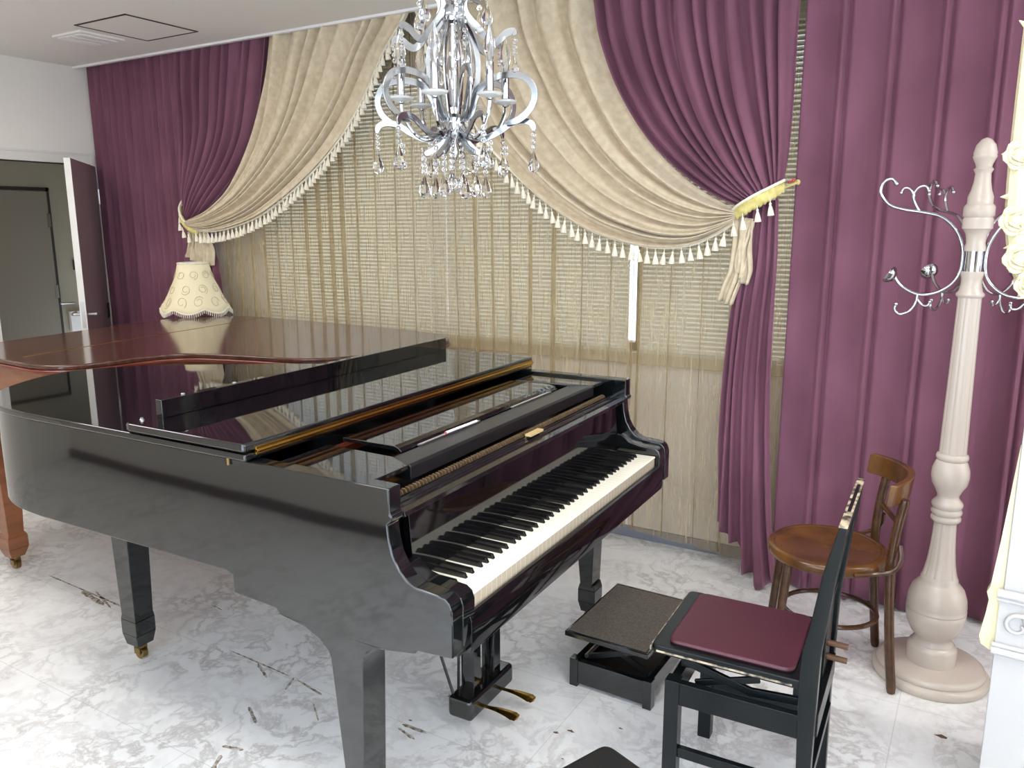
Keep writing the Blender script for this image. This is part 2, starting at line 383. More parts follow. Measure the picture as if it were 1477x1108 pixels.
# corridor door
CX = XL-1.1
cd = MB().box((CX, 1.40, .0), (CX+.03, 2.255, 1.80)); cdo = struct(cd.build('door_2', M_TAUPED, None, .003), 'closed grey-olive door across the corridor')
cf = MB().box((CX, 1.37, 0), (CX+.012, 1.395, 1.83)).box((CX, 2.26, 0), (CX+.012, 2.285, 1.83)).box((CX, 1.37, 1.805), (CX+.012, 2.285, 1.83)).build('door_gasket', M_DARKJ, cdo)
for z in (.98, 1.53): box('hinge', (CX+.03, 2.24, z), (CX+.036, 2.262, z+.1), M_STEEL, cdo)
MB().tube([(CX+.03,2.36,.93),(CX+.06,2.36,.93),(CX+.065,2.34,.932),(CX+.065,2.25,.935)], .009).build('door_handle', M_STEEL, cdo)
# small switch on corridor wall
sw = MB().box((CX, 2.42, 1.19), (CX+.015, 2.455, 1.27)).build('light_switch', M_DARKJ, None, .002); tag(sw, 'small dark switch on the corridor wall seen through the doorway', 'switch')
pb = MB().box((CX, 2.34, .70), (CX+.03, 2.60, .86)).build('wall_panel_box', M_WHITE, None, .003); tag(pb, 'small white box low on the corridor wall', 'box')

# open door leaf
hx, hy = XL+.01, 1.945; fx, fy = -3.775, 1.435
ang = math.atan2(fy-hy, fx-hx); W = math.hypot(fx-hx, fy-hy)
dl = thing('open_door', 'white-edged grey-mauve door leaf standing open beside the purple curtain', 'door', (hx, hy, 0), ang); 
dm = MB().box((0, -.0, .005), (W, .036, DZ-.012)); dm.mi[3] = 1; dm.mi[5] = 1
dm.build('door_leaf', [M_DOORF, M_DOORW], dl, .0015)
for sgn, y0 in ((1, .036), (-1, 0)):
    MB().tube([(W-.06, y0, 1.01), (W-.06, y0+sgn*.045, 1.01), (W-.075, y0+sgn*.055, 1.01), (W-.17, y0+sgn*.055, 1.01)], .0095, 10).lathe([(.0001,0),(.024,0),(.024,.001),(.0001,.001)], (W-.06, y0+sgn*.004, 1.01), 16).build('door_handle', M_STEEL, dl)
box('latch_plate', (W, .008, .93), (W+.002, .028, 1.09), M_STEEL, dl)
for z in (.35, 1.68): MB().tube([(0, .04, z), (0, .04, z+.1)], .008).build('hinge', M_STEEL, dl)
box('door_closer_plate', (.02, .036, .92), (.10, .040, 1.02), M_DARKJ, dl)

# ceiling hatch and patch
ht = thing('ceiling_hatch', 'square flush ceiling access panel outlined by a dark frame', 'hatch', (-3.05, 1.475, H))
hb = MB()
for a, b in (((-.213,-.213),(.213,-.203)),((-.213,.203),(.213,.213)),((-.213,-.213),(-.203,.213)),((.203,-.213),(.213,.213))): hb.box((a[0],a[1],-.004),(b[0],b[1],.002))
hb.build('frame', M_DARKJ, ht); box('panel', (-.203,-.203,-.002), (.203,.203,.002), M_CEIL, ht)
ve = thing('ceiling_vent', 'flat square white ceiling vent beside the dark outlined hatch', 'vent', (-3.47, 1.47, H))
box('vent_plate', (-.13,-.13,-.010), (.13,.13,.002), M_CEIL, ve, .002)
vs_ = MB()
for k in range(3): vs_.box((-.11+.075*k, -.11, -.016), (-.06+.075*k, .11, -.010))
vs_.build('vent_slats', M_WHITE, ve, .002)

# ceiling lights out of view; the keyboard one is added to brighten the floor
LIGHTS = [(-3.0,.1,0),(-.9,-.75,0),(.9,.05,0),(2.6,-.6,0),(2.6,1.1,0)]
def make_light():
    t = thing('ceiling_light', '', 'ceiling light')
    MB().box((-.64,-.17,-.03),(.64,-.15,0)).box((-.64,.15,-.03),(.64,.17,0)).box((-.64,-.15,-.03),(-.62,.15,0)).box((.62,-.15,-.03),(.64,.15,0)).build('frame', M_WHITE, t)
    box('diffuser', (-.62,-.15,-.022), (.62,.15,-.004), M_LAMP, t); return t
L0 = make_light(); lbl = ['over the far end of the room','over the tail of the black grand piano','over the keyboard and piano chair, unseen and added as fill','over the right end, near side','over the right end, window side']
for i, (x,y,r) in enumerate(LIGHTS):
    o = L0
    if i:
        o = L0.copy(); COL.objects.link(o)
        for ch in list(L0.children): c = ch.copy(); COL.objects.link(c); c.parent = o
    o.location = (x, y, H); o.rotation_euler = (0,0,r); o['label'] = 'white framed lit ceiling panel ' + lbl[i]; o['group'] = 'lit ceiling panels'

cl_ = L0.copy(); COL.objects.link(cl_)  # unseen panel added to brighten the dim corridor
for ch in list(L0.children): c = ch.copy(); COL.objects.link(c); c.parent = cl_
cl_.location = (XL-.62, .95, 2.4); cl_.rotation_euler = (0,0,PI/2); cl_.scale = (.35,.6,1); cl_['label'] = 'small unseen lit panel added on the corridor ceiling to brighten the doorway'; cl_['group'] = 'lit ceiling panels'
# window
wn = MB()
for x0,x1 in ((WX0,-1.56),(-1.56,-.49),(-.49,WX1)):
    wn.box((x0,YB+.03,WZ0),(x0+.035,YB+.09,WZ1)).box((x1-.035,YB+.03,WZ0),(x1,YB+.09,WZ1)).box((x0,YB+.03,WZ0),(x1,YB+.09,WZ0+.04)).box((x0,YB+.03,WZ1-.04),(x1,YB+.09,WZ1))
win = struct(wn.build('window_1', M_BRONZE), 'wide window in bronze frames behind the blinds')
box('window_pane', (WX0+.03, YB+.058, WZ0+.03), (WX1-.03, YB+.062, WZ1-.03), M_GLASS, win)
box('window_sill', (WX0-.03, YB-.03, WZ0-.055), (WX1+.03, YB+.03, WZ0), M_SILL, win, .003)

# blinds
PITCH = .0205
def blind(x0, x1, where, z0=.955, tilt=62):
    t = thing('venetian_blind', where, 'blind', ((x0+x1)/2, 2.135, z0), 0, 'venetian blinds behind the sheer curtain')
    w = (x1-x0)/2; m = MB(); n = int((2.5-z0)/PITCH); a = math.radians(tilt)
    for k in range(n):
        z = .02+k*PITCH; ww = .0125; dy = ww*math.cos(a); dz = ww*math.sin(a); c = .0022
        vs = []
        for X in (-w, w):
            vs += [(X, -dy, z-dz), (X, -c*math.sin(a), z+c*math.cos(a)), (X, dy, z+dz)]
        m.add(vs, [(0,1,4,3),(1,2,5,4)])
    m.build('slats', M_SLAT, t, recalc=False, smooth=0)
    box('bottom_rail', (-w,-.013,-.008), (w,.013,.010), M_SLAT, t, .002)
    box('head_rail', (-w,-.02,2.5-z0), (w,.02,2.54-z0), M_WHITE, t, .002)
    for s_ in ((-.72, .0, .72) if x1-x0 > 1.2 else (-.6, .6)):
        MB().tube([(s_*w, -.017, .0), (s_*w, -.017, 2.5-z0)], .0016, 6).build('ladder_cord', M_WHITE, t)
    mb = MB(); X = w*.86
    for k in range(60): mb.ball((X, -.024, .02+k*.02), .0042, 6)
    mb.build('bead_chain', M_WHITE, t)
blind(-2.93, -1.5605, 'wide cream blind behind the sheer, left of the chandelier')
blind(-1.5595, -.522, 'cream blind behind the sheer between the chandelier and the bright gap')
blind(-.472, .62, 'cream blind right of the bright vertical gap, behind the tied purple drape')

# ------------------------------------------------------------------ curtains
def sheer_panel(name, x0, x1, label, seed, z0=.105, ztop=2.64):
    m = MB(); nu = int((x1-x0)/.006); nv = 26
    def fn(u, v):
        z = z0 + (ztop-z0)*v; X = x0+(x1-x0)*u
        ph = 2*PI*(X/.118 + 1.0*nz(X*2.3, seed) + .25*nz(X*1.5, z*.35, seed))
        amp = .029 + .014*nz(X*5, seed+3, z*.3)
        x = X + amp*math.sin(ph) + .012*nz(X*4, z*.8, seed+7)*(1-v)
        y = 2.065 - .016*math.cos(ph) + .012*nz(X*3, z*.7, seed)
        zz = z + (.012*nz(X*6, seed, 5) if v == 0 else 0) - (.045*max(0, (X-(-.5)))*2 if v == 0 else 0)
        return (x, y, max(.012, zz))
    m.grid(fn, nu, nv)
    o = m.build(name, M_SHEER, recalc=False, smooth=180)
    return tag(o, label, 'curtain', 'sheer curtains')
sheer_panel('sheer_curtain', -3.25, -.47, 'long brown sheer curtain hanging behind the chandelier and pianos', 1.3)
sheer_panel('sheer_curtain', -.49, .24, 'narrower brown sheer curtain right of the bright blind gap, hem above baseboard', 8.7)

def flat_velvet(x0, x1, label, period, seed, amp=.028, z0=.02, y=2.0, x_ref=None, rw=.055, group='flat purple velvet curtains'):
    m = MB(); nu = int((x1-x0)/.006); nv = 30
    def fn(u, v):
        z = z0 + (2.66-z0)*v; X = x0+(x1-x0)*u
        q = X/period + .12*nz(X*1.2, z*.25, seed) + .10*nz(X*3.1, seed, z*.12)
        if x_ref is not None: q = (X-x_ref)/period + .05*nz(X*1.2, z*.25, seed) + .15
        fr = q-math.floor(q)
        # gentle flat face then a rolled ridge
        ridge = math.exp(-((fr-.15)/rw)**2)*1.0 + math.exp(-((fr-1.15)/rw)**2)
        valley = math.exp(-((fr-(.32 if x_ref is None else .26))/.05)**2)*.9
        yy = y - amp*(ridge - valley) - .010*math.sin(2*PI*fr) - .008*nz(X*4, z*1.3, seed) + (.055*min(1,max(0,(X-.90)/.035)) if x_ref is not None else 0)
        return (X, yy, z + (.01*nz(X*3, seed) if v == 0 else 0))
    m.grid(fn, nu, nv)
    return tag(m.build('velvet_curtain', M_VELVET, recalc=False, smooth=180, solid=.004), label, 'curtain', group)
flat_velvet(-4.335, -3.42, 'straight purple velvet curtain between the open door and the lamp', .142, 2.2, .024)
flat_velvet(.225, 1.9, 'wide straight purple velvet curtain behind the coat stand', .168, 5.1, .024, .012, x_ref=.362, rw=.05)

def drape(name, outer, inner, mt, label, cat, ybase, nf, seed, amp=.03, topamp=None, n=7, tiey=None, nu=220, nv=60, group=None, parent=None, w=1.0, solid=.003, curve=0.0, sharp=1.6):
    """cloth gathered from a wide top edge to the tie; outer/inner are (x,z) edge curves from top to tie"""
    O = spline([(a, 0, b) for a, b in outer], n); I = spline([(a, 0, b) for a, b in inner], n)
    m = MB()
    topamp = amp if topamp is None else topamp
    def fn(u, v):
        a = resample(O, v); b = resample(I, v)
        s_ = u + .25*curve*math.sin(PI*u)*math.sin(PI*v)
        p = a.lerp(b, s_)
        wd = (b-a).length
        q = nf*u + 1.3*nz(u*5, v*.35, seed) + .22*nz(u*14, v*.8, seed+4)
        c = math.cos(2*PI*q); c = math.copysign(abs(c)**(1/sharp), c)
        A = (topamp*(1-v)+amp*v) * min(1, .25 + wd*2.2)
        bulge = -.04*math.sin(PI*u)*v
        yy = ybase + (tiey-ybase)*v**2 if tiey is not None else ybase
        dx = .006*math.sin(2*PI*q+1.2)*(1-v*.6)
        return (p.x+dx, yy + A*c + bulge + .012*nz(u*3, v*3, seed), p.z)
    m.grid(fn, nu, nv)
    o = m.build(name, mt, parent, recalc=False, smooth=180, solid=solid)
    return o

def tassel_mesh():
    m = MB(); m.tube([(0,0,.014),(0,0,.001)], .0014, 5)
    m.lathe([(.0006,.004),(.0042,.0),(.0048,-.003),(.0034,-.007),(.0042,-.009),(.0075,-.018),(.0105,-.030),(.0125,-.041),(.0115,-.042),(.0001,-.038)], n=8)
    return m
tassel_proto = None
def tassels(curve, parent, n, y, t0=0, t1=1):
    global tassel_proto
    for k in range(n):
        p = resample(curve, t0+(t1-t0)*(k+.5)/n)
        if tassel_proto is None:
            tassel_proto = tassel_mesh().build('tassel', M_FRINGE, parent); o = tassel_proto
        else:
            o = tassel_proto.copy(); COL.objects.link(o); o.parent = parent
        yy = y(t0+(t1-t0)*(k+.5)/n); o.location = (p.x, yy, p.z-.022); s_ = 1.08+.1*random.random(); o.scale = (s_,s_,s_*1.05)
        o.rotation_euler = (random.uniform(-.12,.12), random.uniform(-.15,.15), 0)

TOPZ = 2.62
# left pair
LPo = [(-3.455,TOPZ),(-3.461,2.346),(-3.433,2.061),(-3.413,1.813),(-3.375,1.61)]
LPi = [(-2.60,TOPZ),(-2.658,2.316),(-2.731,2.061),(-2.877,1.856),(-3.053,1.702),(-3.20,1.60),(-3.28,1.56)]
tL = thing('velvet_drape', 'purple velvet drape on the left, gathered into the tieback above the lamp', 'curtain', (0,0,0), 0, 'gathered purple velvet drapes')
drape('drape_cloth', LPo, LPi, M_VELVET, '', '', 1.975, 9.5, 1.0, .030, .026, tiey=1.93, parent=tL)
def lower(name, parent, left, right, y0, mt, nf, seed, amp=.02, nu=120, nv=40, bottom=None):
    L_ = spline([(a,0,b) for a,b in left], 6); R_ = spline([(a,0,b) for a,b in right], 6); m = MB()
    def fn(u, v):
        a = resample(L_, v); b = resample(R_, v); p = a.lerp(b, u)
        q = nf*u + .7*nz(u*4, v, seed); c = math.cos(2*PI*q); c = math.copysign(abs(c)**.6, c)
        z = p.z
        if bottom: z = p.z + bottom(u)*v**3
        return (p.x + .012*math.sin(2*PI*q+.8), y0 + amp*(.5+.6*v)*c + .01*nz(u*3,v*3,seed), max(z, .006))
    m.grid(fn, nu, nv); return m.build(name, mt, parent, recalc=False, smooth=180, solid=.003)
lower('drape_tail', tL, [(-3.35,1.6),(-3.36,1.3),(-3.38,.8),(-3.38,.05)], [(-3.24,1.55),(-3.15,1.3),(-3.12,.8),(-3.1,.05)], 1.955, M_VELVET, 4, 3.3, .015)
LCo = [(-2.62,TOPZ),(-2.653,2.313),(-2.746,2.022),(-2.901,1.79),(-3.10,1.645),(-3.27,1.575)]
LCi = [(-1.60,TOPZ),(-1.669,2.513),(-1.783,2.382),(-1.94,2.148),(-2.143,1.935),(-2.411,1.745),(-2.695,1.598),(-2.965,1.525),(-3.16,1.507),(-3.262,1.525)]
sL = thing('cream_swag', 'cream cloth swag left of the chandelier with tasselled lower edge', 'curtain', (0,0,0), 0, 'cream tasselled swags')
drape('swag_cloth', LCo, LCi, M_CREAM, '', '', 1.955, 4.2, 6.0, .026, .03, tiey=1.88, parent=sL, sharp=1.15)
LCs = spline([(a,0,b) for a,b in LCi], 8)
tassels(LCs, sL, 58, lambda t: 1.925-.06*t*t, .05, .985)
MB().tube([(p.x, 1.935-.055*(i/(len(LCs)-1))**2, p.z-.003) for i, p in enumerate(LCs)], .0055, 6).build('fringe_braid', M_FRINGE, sL)
# right pair
RPo = [(.20,TOPZ),(.20,2.353),(.205,2.111),(.205,1.86),(.195,1.70)]
RPi = [(-.66,TOPZ),(-.630,2.466),(-.598,2.299),(-.514,2.097),(-.384,1.906),(-.227,1.76),(-.077,1.659),(.045,1.605)]
tR = thing('velvet_drape', 'purple velvet drape on the right, gathered into the gold tieback and falling to the floor', 'curtain', (0,0,0), 0, 'gathered purple velvet drapes')
drape('drape_cloth', RPo, RPi, M_VELVET, '', '', 1.955, 11.5, 21.0, .026, .026, tiey=1.90, parent=tR)
def rb(u):
    st = [0, .0, -.07, -.07, -.20, -.20, -.255, -.24, -.20]
    k = min(int(u*8), 7); f = u*8-k; return st[k]+(st[k+1]-st[k])*f
lower('drape_tail', tR, [(.05,1.60),(.045,1.383),(.026,1.185),(.011,.922),(.002,.621),(-.011,.262)], [(.19,1.64),(.200,1.387),(.195,1.11),(.202,.767),(.225,.472),(.262,.262)], 1.915, M_VELVET, 4.6, 2.0, .022, bottom=rb)
RCo = [(-.62,TOPZ),(-.624,2.39),(-.545,2.159),(-.412,1.925),(-.237,1.748),(-.085,1.647),(.035,1.590)]
RCi = [(-1.62,TOPZ),(-1.572,2.526),(-1.455,2.295),(-1.299,2.085),(-1.184,1.921),(-.995,1.747),(-.813,1.614),(-.638,1.521),(-.47,1.47),(-.31,1.445),(-.159,1.458),(-.044,1.507),(.030,1.552)]
sR = thing('cream_swag', 'large cream cloth swag right of the chandelier, sweeping down to the right tieback', 'curtain', (0,0,0), 0, 'cream tasselled swags')
drape('swag_cloth', RCo, RCi, M_CREAM, '', '', 1.965, 6.2, 14.0, .026, .028, tiey=1.88, parent=sR, sharp=1.15)
RCs = spline([(a,0,b) for a,b in RCi], 8)
tassels(RCs, sR, 54, lambda t: 1.93-.06*t*t, .04, .985)
MB().tube([(p.x, 1.945-.06*(i/(len(RCs)-1))**2, p.z-.003) for i, p in enumerate(RCs)], .0055, 6).build('fringe_braid', M_FRINGE, sR)

def tieback(label, path, width, tails, anchor):
    t = thing('curtain_tieback', label, 'tieback', (0,0,0), 0, 'gold curtain tiebacks')
    pts = spline(path, 8); m = MB(); K = len(pts)-1
    def fn(u, v):
        i = min(int(u*K), K-1); p = pts[i].lerp(pts[i+1], u*K-i)
        return (p.x + .006*nz(u*9, v*3), p.y - .012*math.sin(PI*v) , p.z + (v-.5)*width*(.5+.6*math.sin(PI*min(1,max(0,u*.9+.05)))) + .003*math.sin(u*90))
    m.grid(fn, 60, 6); m.build('braid_band', M_GOLDBRAID, t, recalc=False, smooth=180, solid=.008)
    MB().tube([(p.x, p.y-.012, p.z+width*.5) for p in pts], .006, 6).build('band_piping', M_FRINGE, t)
    MB().tube(anchor, .005, 6).ball(anchor[-1], .011, 8).build('hook_cord', M_GOLDBRAID, t)
    for k in range(4):
        p = pts[int(K*(.2+.2*k))]; o = tassel_proto.copy(); COL.objects.link(o); o.parent = t; o.location = (p.x, p.y-.02, p.z-width*.55-.01)
    for (L_, R_, seed) in tails:
        lower('scarf_tail', t, L_, R_, L0y, M_CREAM, 2.3, seed, .012, 50, 24)
    return t
L0y = 1.885
tieback('gold braid tieback with cream scarf tail holding the right purple drape', [(.005,1.90,1.56),(.04,1.855,1.585),(.10,1.845,1.62),(.16,1.86,1.652),(.205,1.90,1.68)], .05,
        [([(.022,1.57),(.02,1.47),(.01,1.385),(-.02,1.30),(-.035,1.235)], [(.085,1.56),(.07,1.46),(.055,1.385),(.065,1.33),(.03,1.215)], 1.1),
         ([(.05,1.56),(.05,1.47),(.045,1.40),(.05,1.36)], [(.09,1.55),(.085,1.45),(.09,1.36),(.075,1.30)], 2.1)],
        [(.2,1.90,1.675),(.22,1.95,1.69),(.235,1.98,1.70)])
L0y = 1.915
tieback('gold braid tieback with pale scarf tail above the lamp shade', [(-3.37,1.93,1.68),(-3.345,1.875,1.62),(-3.31,1.86,1.565),(-3.265,1.865,1.525),(-3.225,1.90,1.49)], .045,
        [([(-3.335,1.56),(-3.35,1.47),(-3.39,1.40),(-3.41,1.36)], [(-3.27,1.53),(-3.26,1.46),(-3.25,1.38),(-3.26,1.31)], 5.1),
         ([(-3.28,1.54),(-3.27,1.45),(-3.28,1.38),(-3.29,1.30)], [(-3.2,1.52),(-3.16,1.46),(-3.13,1.38),(-3.14,1.30)], 6.3)],
        [(-3.37,1.93,1.67),(-3.40,1.96,1.70),(-3.42,1.985,1.715)])
rb_ = MB().ball((.228,1.935,1.705), .008, 8).ball((.215,1.93,1.700), .006, 8).build('ribbon_rose', M_PINK); tag(rb_, 'tiny red ribbon rose at the hook of the right tieback', 'ornament')

# ------------------------------------------------------------------ castor + leg helpers
def castor(mb, x, y, zt, r=.022, mi=1):
    mb.lathe([(.0001,zt),(.020,zt),(.022,zt-.008),(.014,zt-.014),(.010,zt-.022),(.0001,zt-.022)][::-1], (x,y,0), 16, mi=mi)
    mb.box((x-.016,y-.017,r*.9), (x+.014,y-.013,zt-.012), mi).box((x-.016,y+.013,r*.9), (x+.014,y+.017,zt-.012), mi).box((x-.016,y-.017,zt-.020),(x+.014,y+.017,zt-.012), mi)
    n = 18; vs = []; 
    for yy in (-.011,.011): vs += [(x+.003+r*math.cos(2*PI*k/n), y+yy, r+r*math.sin(2*PI*k/n)) for k in range(n)]
    mb.add(vs, [tuple(range(n))[::-1], tuple(range(n,2*n))]+[(k,(k+1)%n,(k+1)%n+n,k+n) for k in range(n)], mi)
def piano_leg(x, y, ztop, w0, w1, flare=1.08):
    m = MB(); q = lambda w, z: [(x-w,y-w,z),(x+w,y-w,z),(x+w,y+w,z),(x-w,y+w,z)]
    bw = w1*flare
    m.hexa(q(w1,.175), q(w0,ztop)); m.hexa(q(bw,.160), q(w1,.178)); m.hexa(q(bw,.105), q(bw,.160)); m.hexa(q(w1*.85,.06), q(bw,.105))
    return m
def add_castor(parent_leg, x, y, zt=.062):
    m = MB(); castor(m, x, y, zt, mi=0); m.build('castor', M_BRASSD, parent_leg, .0008)

# ------------------------------------------------------------------ black grand piano (local: x = towards the player, y = bass->treble)
TH = 0.0274378
bp = thing('grand_piano', 'black lacquered grand piano with open keyboard and folded-back lid', 'piano', (0,0,0), TH)
lid_out = [(-.553,-.115),(-1.45,-.115),(-1.60,-.10),(-1.74,-.05),(-1.86,.045),(-1.94,.17),(-1.985,.30),(-1.985,.40),(-1.92,.50),(-1.78,.63),(-1.61,.74),(-1.45,.84),(-1.31,.95),(-1.19,1.085),(-1.09,1.215),(-.98,1.295),(-.85,1.335),(-.70,1.342),(-.553,1.342)]
def dense(poly, n=5): 
    pts = spline([(a,b,0) for a,b in poly[1:-1]], n); return [poly[0]]+[(p.x,p.y) for p in pts]+[poly[-1]]
lid_d = dense(lid_out, 5)
oo = offset_poly(lid_d, .012)[1:-1]; ii = offset_poly(lid_d, .056)[1:-1]
oo[0] = (-1.45,-.103); ii[0] = (-1.45,-.059); oo[-1] = (-.70,1.328); ii[-1] = (-.70,1.284)
prof = [(-.139,.9875),(-.1385,.93),(-.132,.925),(-.134,.915),(-.146,.905),(-.143,.872),(-.134,.835),(-.118,.808),(-.098,.787),(-.074,.776),(-.02,.772),(.0,.768),(.012,.757),(.018,.738),(.018,.70),(.018,.634),(-.079,.627),(-.081,.619),(-.157,.606),(-.33,.602),(-.485,.612),(-.497,.626),(-.639,.633),(-.64,.681),(-.663,.688)]
m = MB(); n_ = len(oo)
vs = [(a,b,.688) for a,b in oo]+[(a,b,.9875) for a,b in oo]+[(a,b,.688) for a,b in ii]+[(a,b,.9875) for a,b in ii]
fs = []
for i in range(n_-1):
    fs += [(i,i+1,i+1+n_,i+n_), (i+2*n_,i+3*n_,i+1+3*n_,i+1+2*n_), (i+n_,i+1+n_,i+1+3*n_,i+3*n_), (i,i+2*n_,i+1+2*n_,i+1)]
m.add(vs, fs)
for ve_, ya, yb in ((-1.45,-.103,-.059),(-.70,1.328,1.284)):
    pp = [(ve_,.9875)] + prof + [(ve_,.688)]; k_ = len(pp)
    m.add([(a,ya,z) for a,z in pp]+[(a,yb,z) for a,z in pp], [tuple(range(k_)), tuple(range(k_,2*k_))[::-1]]+[(i,i+1,i+1+k_,i+k_) for i in range(k_-1)])
rim = m.build('rim', MB_BLACK, bp, .004, seg=3)
bm_ = bmesh.new(); bm_.from_mesh(rim.data); bmesh.ops.remove_doubles(bm_, verts=bm_.verts, dist=.0004); bmesh.ops.recalc_face_normals(bm_, faces=bm_.faces); bm_.to_mesh(rim.data); bm_.free(); rim.data.set_sharp_from_angle(angle=math.radians(35))
rim_full = [(-.139,-.103)]+oo+[(-.139,1.328)]
bottom_poly = offset_poly(rim_full, .02)
MB().prism([p for p in bottom_poly], .70, .72).build('bottom_board', MB_BLACKD, bp)
for y0,y1,yy in ((-.059,-.006,0),(1.231,1.284,0)):
    pr = [(-.15,.80),(-.15,.62),(.004,.62),(.014,.64),(.016,.735),(.010,.752),(-.004,.762),(-.06,.766),(-.10,.775),(-.13,.80)]
    MB().prism(pr, y0, y1, 'y').build('key_block', MB_BLACK, bp, .005, seg=3)
box('keybed', (-.60,-.059,.612), (.004,1.284,.69), MB_BLACKD, bp, .002)
MB().prism([(.002,.612),(.018,.612),(.020,.625),(.020,.690),(.016,.698),(.010,.701),(.002,.701)], -.030, 1.255, 'y').build('key_slip', MB_BLACK2, bp, .0015)
# front bass leg with bracket
lp = [(-.49,.6135),(-.403,.601),(-.36,.582),(-.332,.557),(-.326,.543),(-.290,.17),(-.243,.17),(-.231,.52),(-.2305,.556),(-.222,.583),(-.205,.597),(-.18,.603),(-.157,.6065)]
legs = []
for y0,y1 in ((-.1031,-.020),(1.2451,1.3281)):
    lg = MB().prism(lp, y0, y1, 'y'); c = (y0+y1)/2
    lg.hexa([(-.302,c-.037,.155),(-.231,c-.037,.155),(-.231,c+.037,.155),(-.302,c+.037,.155)], [(-.296,c-.034,.178),(-.237,c-.034,.178),(-.237,c+.034,.178),(-.296,c+.034,.178)])
    lg.box((-.302,c-.037,.105),(-.231,c+.037,.155)).hexa([(-.293,c-.026,.06),(-.240,c-.026,.06),(-.240,c+.026,.06),(-.293,c+.026,.06)], [(-.302,c-.037,.105),(-.231,c-.037,.105),(-.231,c+.037,.105),(-.302,c+.037,.105)])
    o = lg.build('leg', MB_BLACK, bp, .002); add_castor(o, -.267, c)
o = piano_leg(-1.59, .27, .70, .047, .037).build('leg', MB_BLACK, bp, .002); add_castor(o, -1.59, .27)
box('leg_plate', (-1.70,.17,.66), (-1.50,.37,.70), MB_BLACKD, bp, .003)
# lid
MB().prism(lid_d, .9895, 1.0085).build('main_lid', MB_BLACKF, bp, .006, seg=3)
fl_ = round_poly([(-.552,-.118),(-1.0,-.118),(-1.0,1.345),(-.552,1.345)], [.01,.03,.03,.01], 4)
MB().prism(fl_, 1.0125, 1.0335).build('folded_front_lid', MB_BLACKF, bp, .006, seg=3)
box('lid_gap_felt', (-.985,-.10,1.0085), (-.565,1.33,1.0125), MB_BLACKD, bp)
hg = MB().box((-.552,-.085,1.0015), (-.5465,1.335,1.0220)); hg.tube([(-.5455,-.085,1.0115),(-.5455,1.335,1.0115)], .0042, 8)
hg.build('piano_hinge', M_BRASS, bp, .0006)
# lid props / small bumper
MB().tube([(-.62,-.108,.99),(-.62,-.108,.972)], .003, 6).build('lid_latch', M_BRASSD, bp)
# interior
box('iron_plate', (-.56,-.055,.86), (-.33,1.28,.875), M_GOLD, bp)
box('pin_block_cover', (-.555,-.05,.935), (-.525,1.28,.955), M_MAHOGM, bp, .002)
MB().prism([(-.515,.975),(-.515,.985),(-.345,.985),(-.330,.980),(-.322,.972),(-.322,.965),(-.34,.972)], .185, 1.095, 'y').build('music_desk', MB_BLACKF, bp, .0015, 10)
MB().prism([(-.52,-.059),(-.225,-.059),(-.225,.085),(-.30,.125),(-.52,.135)], .965, .978).build('desk_side_shelf', MB_BLACKF, bp, .003)
MB().prism([(-.52,1.284),(-.225,1.284),(-.225,1.19),(-.30,1.15),(-.52,1.14)], .965, .978).build('desk_side_shelf', MB_BLACKF, bp, .003)
MB().prism([(-.312,.950),(-.312,.972),(-.228,.978),(-.222,.972),(-.222,.940),(-.232,.936)], .09, 1.185, 'y').build('desk_rail', MB_BLACKD, bp, .002)
ml = MB().box((-.318,.25,.972),(-.308,.55,.977)).box((-.318,.75,.972),(-.308,1.02,.977)).build('desk_rail_hinge', M_STEEL, bp)
nr = MB().prism([(-.180,.915),(-.180,.937),(-.170,.937),(-.166,.931),(-.155,.931),(-.151,.925),(-.132,.922),(-.130,.912),(-.150,.905)], -.058, 1.283, 'y'); nr.build('name_rail', MB_BLACK, bp, .001)
fb = MB().prism([(-.150,.7365),(-.147,.760),(-.158,.905),(-.166,.912),(-.176,.905),(-.168,.7365)], -.010, 1.235, 'y'); fb.build('fallboard', MB_BLACK2, bp, .0015)
box('action_bed', (-.34,-.058,.885), (-.178,1.283,.892), MB_BLACKD, bp)
box('felt_strip', (-.222,-.04,.893), (-.205,1.27,.900), M_FELT, bp)
fb2 = MB().box((-.205,-.04,.893), (-.183,.10,.903)).build('cheek_felt', M_FELT, bp)
hm = None
for k in range(88):
    if hm is None:
        q = MB(); q.prism([(-.205,.0),(-.194,.0),(-.190,.030),(-.196,.046),(-.206,.048),(-.216,.038),(-.214,.026),(-.204,.024)], -.0018, .0018, 'y'); hm = q.build('hammer', M_HAMMER, bp, .0008); o = hm
    else: o = hm.copy(); COL.objects.link(o); o.parent = bp
    o.location = (0, .02+k*1.20/87, .892)
# keys
KW = 1.225/52; white = black = None; blacks = []
for i in range(52):
    if white is None:
        q = MB().prism([(-.152,.694),(-.002,.694),(-.002,.729),(.0005,.7302),(.0005,.7335),(-.0015,.735),(-.152,.735)], .0004, KW-.0004, 'y'); q.mi[3] = 1; white = q.build('white_key', [M_IVORY, M_KEYSHADE], bp, .0004); o = white
    else: o = white.copy(); COL.objects.link(o); o.parent = bp
    o.location = (0, i*KW, 0)
    nt = (i+5) % 7      # 0=C
    if nt in (0,1,3,4,5) and i < 51:
        off = {0:-.0035,1:.0035,3:-.0045,4:0,5:.0045}[nt]
        if black is None:
            q = MB(); b0 = [(-.152,-.0055,.730),(-.050,-.0055,.730),(-.050,.0055,.730),(-.152,.0055,.730)]; b1 = [(-.152,-.0047,.7475),(-.058,-.0047,.7465),(-.058,.0047,.7465),(-.152,.0047,.7475)]
            q.hexa(b0, b1); black = q.build('black_key', M_EBONY, bp, .0014); o = black
        else: o = black.copy(); COL.objects.link(o); o.parent = bp
        o.location = (0, (i+1)*KW+off, 0)
